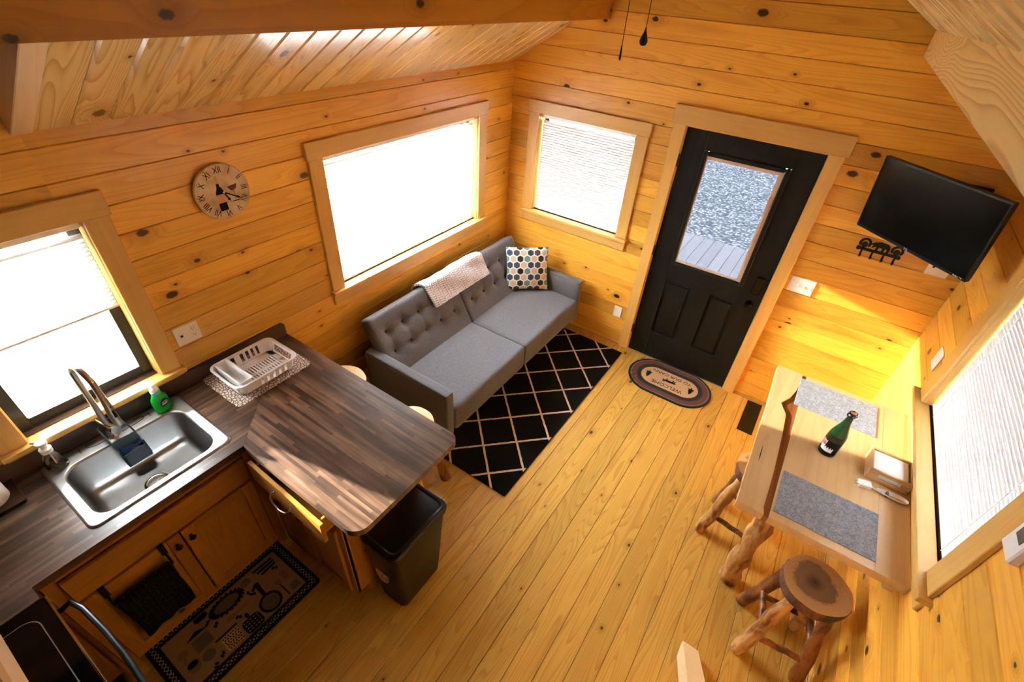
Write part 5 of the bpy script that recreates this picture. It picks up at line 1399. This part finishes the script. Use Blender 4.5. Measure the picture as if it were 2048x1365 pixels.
# ---------------------------------------------------------------- television in the corner
tv = thing('television', 'black flat-screen television swung out from the corner wall', 'television', (2.987, -0.402, 1.925), wc=False)
tv.rotation_euler = (Matrix.Rotation(-0.762, 3, 'Z') @ Matrix.Rotation(0.107, 3, 'X') @ Matrix.Rotation(-0.011, 3, 'Y')).to_euler()
w2, h2 = 0.3625, 0.2125
m = MB()
for a in ((-w2, w2, h2 - 0.012, h2), (-w2, w2, -h2, -h2 + 0.018), (-w2, -w2 + 0.010, -h2 + 0.018, h2 - 0.012), (w2 - 0.010, w2, -h2 + 0.018, h2 - 0.012)): m.box(a[0], a[1], 0.0, 0.03, a[2], a[3], 0.002)
m.build('bezel', 'black', tv)
m = MB().box(-w2 + 0.010, w2 - 0.010, 0.004, 0.02, -h2 + 0.018, h2 - 0.012); m.build('screen', 'screen', tv)
m = MB().box(-w2 + 0.004, w2 - 0.004, 0.02, 0.045, -h2 + 0.004, h2 - 0.004, 0.008); m.build('back_cover', 'black', tv)
m = MB().box(-0.22, 0.22, 0.045, 0.075, -0.15, 0.10, 0.015); m.build('electronics_hump', 'black', tv)
text_mesh('maker_lettering', 'TCL', 0.016, 'rackw', tv, frame_mtx((0.0, -0.0006, -h2 + 0.009), (1, 0, 0), (0, 0, 1), (0, -1, 0)))
text_mesh('platform_lettering', 'Roku TV', 0.014, 'rackw', tv, frame_mtx((w2 - 0.045, -0.0006, -h2 + 0.009), (1, 0, 0), (0, 0, 1), (0, -1, 0)))
tm = thing('television_mount', 'black swing-arm bracket holding the television to the log wall', 'bracket', (3.2, 0.0, 1.93))
m = MB().box(3.12, 3.28, -0.018, 0.0, 1.83, 2.04, 0.003); m.build('wall_plate', 'blackm', tm)
m = MB().tube([(3.20, -0.018, 1.94), (3.30, -0.16, 1.94)], 0.018, 8); m.build('arm', 'blackm', tm, 60)
m = MB().tube([(3.30, -0.16, 1.94), (3.055, -0.337, 1.93)], 0.018, 8); m.build('arm', 'blackm', tm, 60)

# ---------------------------------------------------------------- hook rack with bear
hr = thing('hook_rack', 'black iron bear and pinecone coat hook rack on the log wall', 'hook rack', (2.945, 0.0, 1.53))
m = MB().box(2.832, 3.058, -0.008, -0.002, 1.520, 1.538, 0.002); m.build('bar', 'blackm', hr)
for x in (2.828, 3.056): m = MB().prism(ellipse(x, 1.529, 0.013, 0.013, 10), -0.010, -0.002, 'y'); m.build('bar_end', 'blackm', hr)
for x in (2.852, 2.914, 2.978, 3.040):
    m = MB().tube([(x, -0.006, 1.530), (x, -0.014, 1.505), (x, -0.020, 1.490), (x, -0.034, 1.486), (x, -0.040, 1.498)], [0.006, 0.006, 0.006, 0.006, 0.007], 8); m.build('hook', 'blackm', hr, 60)
for cx in (2.852, 3.034):
    for k in range(9):
        w = math.radians(-20 + 220 * k / 8); m = MB().prism(ellipse(cx + 0.028 * math.cos(w), 1.568 + 0.028 * math.sin(w), 0.008, 0.011, 8, w), -0.007, -0.003, 'y'); m.build('cone_scale', 'blackm', hr)
    m = MB().prism(ellipse(cx, 1.558, 0.018, 0.020, 12), -0.006, -0.003, 'y'); m.build('cone_body', 'blackm', hr)
bear = [(2.886, 1.572), (2.892, 1.582), (2.902, 1.586), (2.906, 1.594), (2.912, 1.588), (2.930, 1.598), (2.950, 1.596), (2.972, 1.594), (2.988, 1.584), (2.994, 1.566), (2.994, 1.538), (2.980, 1.538), (2.978, 1.558),
        (2.968, 1.562), (2.966, 1.538), (2.954, 1.538), (2.950, 1.560), (2.934, 1.560), (2.930, 1.538), (2.918, 1.538), (2.918, 1.564), (2.906, 1.556), (2.898, 1.548), (2.893, 1.552), (2.902, 1.566)]
m = MB().prism(bear, -0.007, -0.003, 'y'); m.build('bear', 'blackm', hr)

# ---------------------------------------------------------------- wall plates
def plate(name, label, mt, u0, u1, z0, z1, mat, gangs):
    """gangs: list of 'switch' / 'outlet' / 'blank' from left to right"""
    p = thing(name, label, 'outlet' if 'outlet' in name else 'switch', mt @ Vector(((u0 + u1) / 2, 0, z0)))
    def bx(nm, a, b, y0, y1, c, d, mm, chm=0.002):
        m = MB().box(-(b - a) / 2, (b - a) / 2, y0, y1, -(d - c) / 2, (d - c) / 2, chm); o = m.build(nm, mm, p); o.matrix_basis = mt @ Matrix.Translation(((a + b) / 2, 0, (c + d) / 2))
    bx('cover_plate', u0, u1, 0.0005, 0.006, z0, z1, mat)
    w = (u1 - u0) / len(gangs); zc = (z0 + z1) / 2
    for i, gk in enumerate(gangs):
        uc = u0 + w * (i + 0.5)
        if gk == 'switch': bx('toggle', uc - 0.0045, uc + 0.0045, 0.006, 0.013, zc - 0.009, zc + 0.009, mat, 0.002)
        elif gk == 'outlet':
            bx('socket_face', uc - 0.017, uc + 0.017, 0.006, 0.0075, zc - 0.034, zc + 0.034, mat, 0.001)
            for s_ in (-0.018, 0.018):
                bx('slot', uc - 0.007, uc - 0.005, 0.0075, 0.0080, zc + s_, zc + s_ + 0.008, 'ink', 0); bx('slot', uc + 0.005, uc + 0.007, 0.0075, 0.0080, zc + s_, zc + s_ + 0.007, 'ink', 0)
                bx('slot', uc - 0.002, uc + 0.002, 0.0075, 0.0080, zc + s_ - 0.007, zc + s_ - 0.003, 'ink', 0)
        elif gk == 'jack': bx('jack', uc - 0.006, uc + 0.006, 0.006, 0.009, zc - 0.006, zc + 0.006, 'ink', 0.001)
    return p
plate('wall_outlet', 'ivory double outlet plate on the log wall beside the sink window', mL, -3.048, -2.924, 1.163, 1.274, 'ivory', ['jack', 'outlet'])
plate('light_switch', 'white multi-gang switch plate beside the black door', mBk, 2.545, 2.710, 1.088, 1.208, 'white', ['switch'] * 4)
plate('wall_outlet', 'ivory outlet plate on the log wall below the television', mBk, 3.218, 3.336, 1.478, 1.590, 'ivory', ['jack', 'jack'])
plate('wall_outlet', 'white single outlet low on the log wall between sofa and door', mBk, 1.292, 1.368, 0.297, 0.412, 'white', ['blank'])
plate('wall_outlet', 'white outlet plate on the log wall at the corner end of the blind window', mR, -0.612, -0.497, 1.165, 1.282, 'white', ['blank'])
tb_ = thing('thermostat', 'white boxy wall thermostat beside the slatted blind window', 'thermostat', (3.39, -2.19, 1.5))
m = MB().box(3.378, 3.4095, -2.238, -2.140, 1.502, 1.66, 0.005); m.build('housing', 'white', tb_)
m = MB().box(3.376, 3.3785, -2.215, -2.163, 1.57, 1.62, 0.001); m.build('display', 'greyp', tb_)

# ---------------------------------------------------------------- clock
ck = thing('wall_clock', 'round antique-style wall clock with wine bottle and glass artwork', 'clock', (0.0005, -2.596, 1.882), wc=False)
# local frame of the face: x right (world +y), y up (world z), z out (world +x)
fm = frame_mtx((0, 0, 0), (0, 1, 0), (0, 0, 1), (1, 0, 0))
CR = 0.136
m = MB(); m.M = fm; m.lathe([(CR - 0.004, 0.012), (CR, 0.015), (CR, 0.027), (CR - 0.003, 0.030)], 56); m.build('face', 'clock', ck)
m = MB(); m.M = fm; m.lathe([(0.05, 0.0), (0.05, 0.012)], 16); m.build('movement_box', 'black', ck)
ZF = 0.0303
for i, t in enumerate(('XII', 'I', 'II', 'III', 'IIII', 'V', 'VI', 'VII', 'VIII', 'IX', 'X', 'XI')):
    w = math.radians(90 - 30 * i); mm = fm @ Matrix.Translation((0.106 * math.cos(w), 0.106 * math.sin(w), ZF)) @ Matrix.Rotation(w - math.pi / 2, 4, 'Z') @ Matrix.Diagonal((0.80, 1.05, 1.0, 1.0))
    text_mesh('numeral', t, 0.041, 'ink', ck, mm, 0.0002)
    m = MB(); m.M = fm; m.prism(ellipse(0.128 * math.cos(w), 0.128 * math.sin(w), 0.0022, 0.0022, 6), ZF, ZF + 0.0004); m.build('minute_dot', 'ink', ck)
def art(nm, pts, mat, z=0.0): m = MB(); m.M = fm; m.prism(pts, ZF + z, ZF + z + 0.0003); m.build(nm, mat, ck)
rotp = lambda pts, a, cx, cy: [(cx + x * math.cos(a) - y * math.sin(a), cy + x * math.sin(a) + y * math.cos(a)) for x, y in pts]
A = math.radians(0)
art('printed_bottle', rotp([(-0.020, -0.09), (0.020, -0.09), (0.020, 0.0), (0.008, 0.028), (0.007, 0.045), (-0.007, 0.045), (-0.008, 0.028), (-0.020, 0.0)], A, -0.018, 0.0), 'ink')
art('printed_bottle_neck', rotp([(-0.007, 0.045), (0.007, 0.045), (0.007, 0.082), (-0.007, 0.082)], A, -0.018, 0.0), 'straw', 0.0001)
art('printed_label', rotp([(-0.020, -0.050), (0.020, -0.050), (0.020, -0.008), (-0.020, -0.008)], A, -0.018, 0.0), 'labelc', 0.0004)
art('printed_wine', [(0.024, 0.020), (0.074, 0.026), (0.068, 0.006), (0.052, -0.004), (0.036, 0.000)], 'wine', 0.0001)
art('printed_stem', [(0.050, -0.004), (0.0525, -0.004), (0.0525, -0.052), (0.050, -0.052)], 'greyp', 0.0001); art('printed_foot', ellipse(0.051, -0.056, 0.022, 0.0025, 12), 'ink', 0.0001)
def hand(nm, ang, L, tail, wd):
    a = math.radians(ang); m = MB(); m.M = fm @ Matrix.Translation((0, 0, ZF + 0.004)) @ Matrix.Rotation(a, 4, 'Z')
    m.prism([(-tail, -wd * 0.6), (L * 0.55, -wd * 0.45), (L * 0.68, -wd), (L * 0.80, -wd * 0.3), (L, 0.0), (L * 0.80, wd * 0.3), (L * 0.68, wd), (L * 0.55, wd * 0.45), (-tail, wd * 0.6)], 0, 0.001); m.build(nm, 'ink', ck)
hand('minute_hand', -32, 0.108, 0.030, 0.006); hand('hour_hand', -66, 0.062, 0.030, 0.007)
m = MB(); m.M = fm; m.lathe([(0.005, ZF), (0.005, ZF + 0.007)], 12); m.build('hand_pin', 'gold', ck)

# ---------------------------------------------------------------- pull chains of the ceiling fan above the frame
FX, FY = 1.682, -1.760
fan = thing('ceiling_fan', 'dark ceiling fan motor hanging from the ridge above the picture', 'ceiling fan', (FX, FY, 2.905))
m = MB().lathe([(0.05, 0.0), (0.07, 0.02), (0.10, 0.06), (0.09, 0.12), (0.05, 0.15), (0.02, 0.16), (0.02, 0.31)], 24, (FX, FY, 2.98)); m.build('motor_housing', 'bronze', fan, 50)
m = MB().lathe([(0.03, -0.075), (0.07, -0.06), (0.07, -0.01), (0.05, 0.0)], 20, (FX, FY, 2.98)); m.build('switch_cup', 'bronze', fan, 50)
for (x, y, zb, kind, lab) in ((1.6415, FY, 2.593, 'rod', 'slim pull chain with a narrow rod end hanging beside the teardrop one'), (1.7225, FY, 2.649, 'drop', 'pull chain with a dark teardrop pull hanging from the ceiling fan')):
    c = thing('pull_chain', lab, 'pull chain', (x, y, zb), group='ceiling fan pull chains')
    m = MB().tube([(x, y, zb + 0.02), (x, y, 2.935)], 0.0013, 6); m.build('chain', 'bronze', c)
    if kind == 'rod': m = MB().lathe([(0.0028, 0.0), (0.0042, 0.006), (0.0034, 0.030), (0.0018, 0.050)], 10, (x, y, zb))
    else: m = MB().lathe([(0.004, 0.0), (0.011, 0.003), (0.0155, 0.014), (0.011, 0.028), (0.004, 0.046), (0.0016, 0.058)], 16, (x, y, zb))
    m.build('pull', 'blackm', c, 50)

# ---------------------------------------------------------------- ladder top at the lower edge of the picture
ld = thing('loft_ladder', 'pale pine loft ladder rail slanting up from the floor at the lower edge', 'ladder', (2.84, -2.3, 0.0))
def rail_(nm, x0, x1, yfoot, dep, top=2.36):
    """slanted side rail: foot on the floor at yfoot, climbing towards the loft edge"""
    k = 0.685 / 0.877
    m = MB().prism([(yfoot, 0.001), (yfoot, 0.035), (yfoot - k * (top - 0.035), top), (yfoot - dep - k * (top - 0.035), top), (yfoot - dep, 0.001)], x0, x1, 'x')
    o = m.build(nm, 'pale', ld)
    return o
rail_('side_rail', 2.800, 2.885, -2.262, 0.075); rail_('side_rail', 3.26, 3.36, -2.262, 0.075, 0.6)
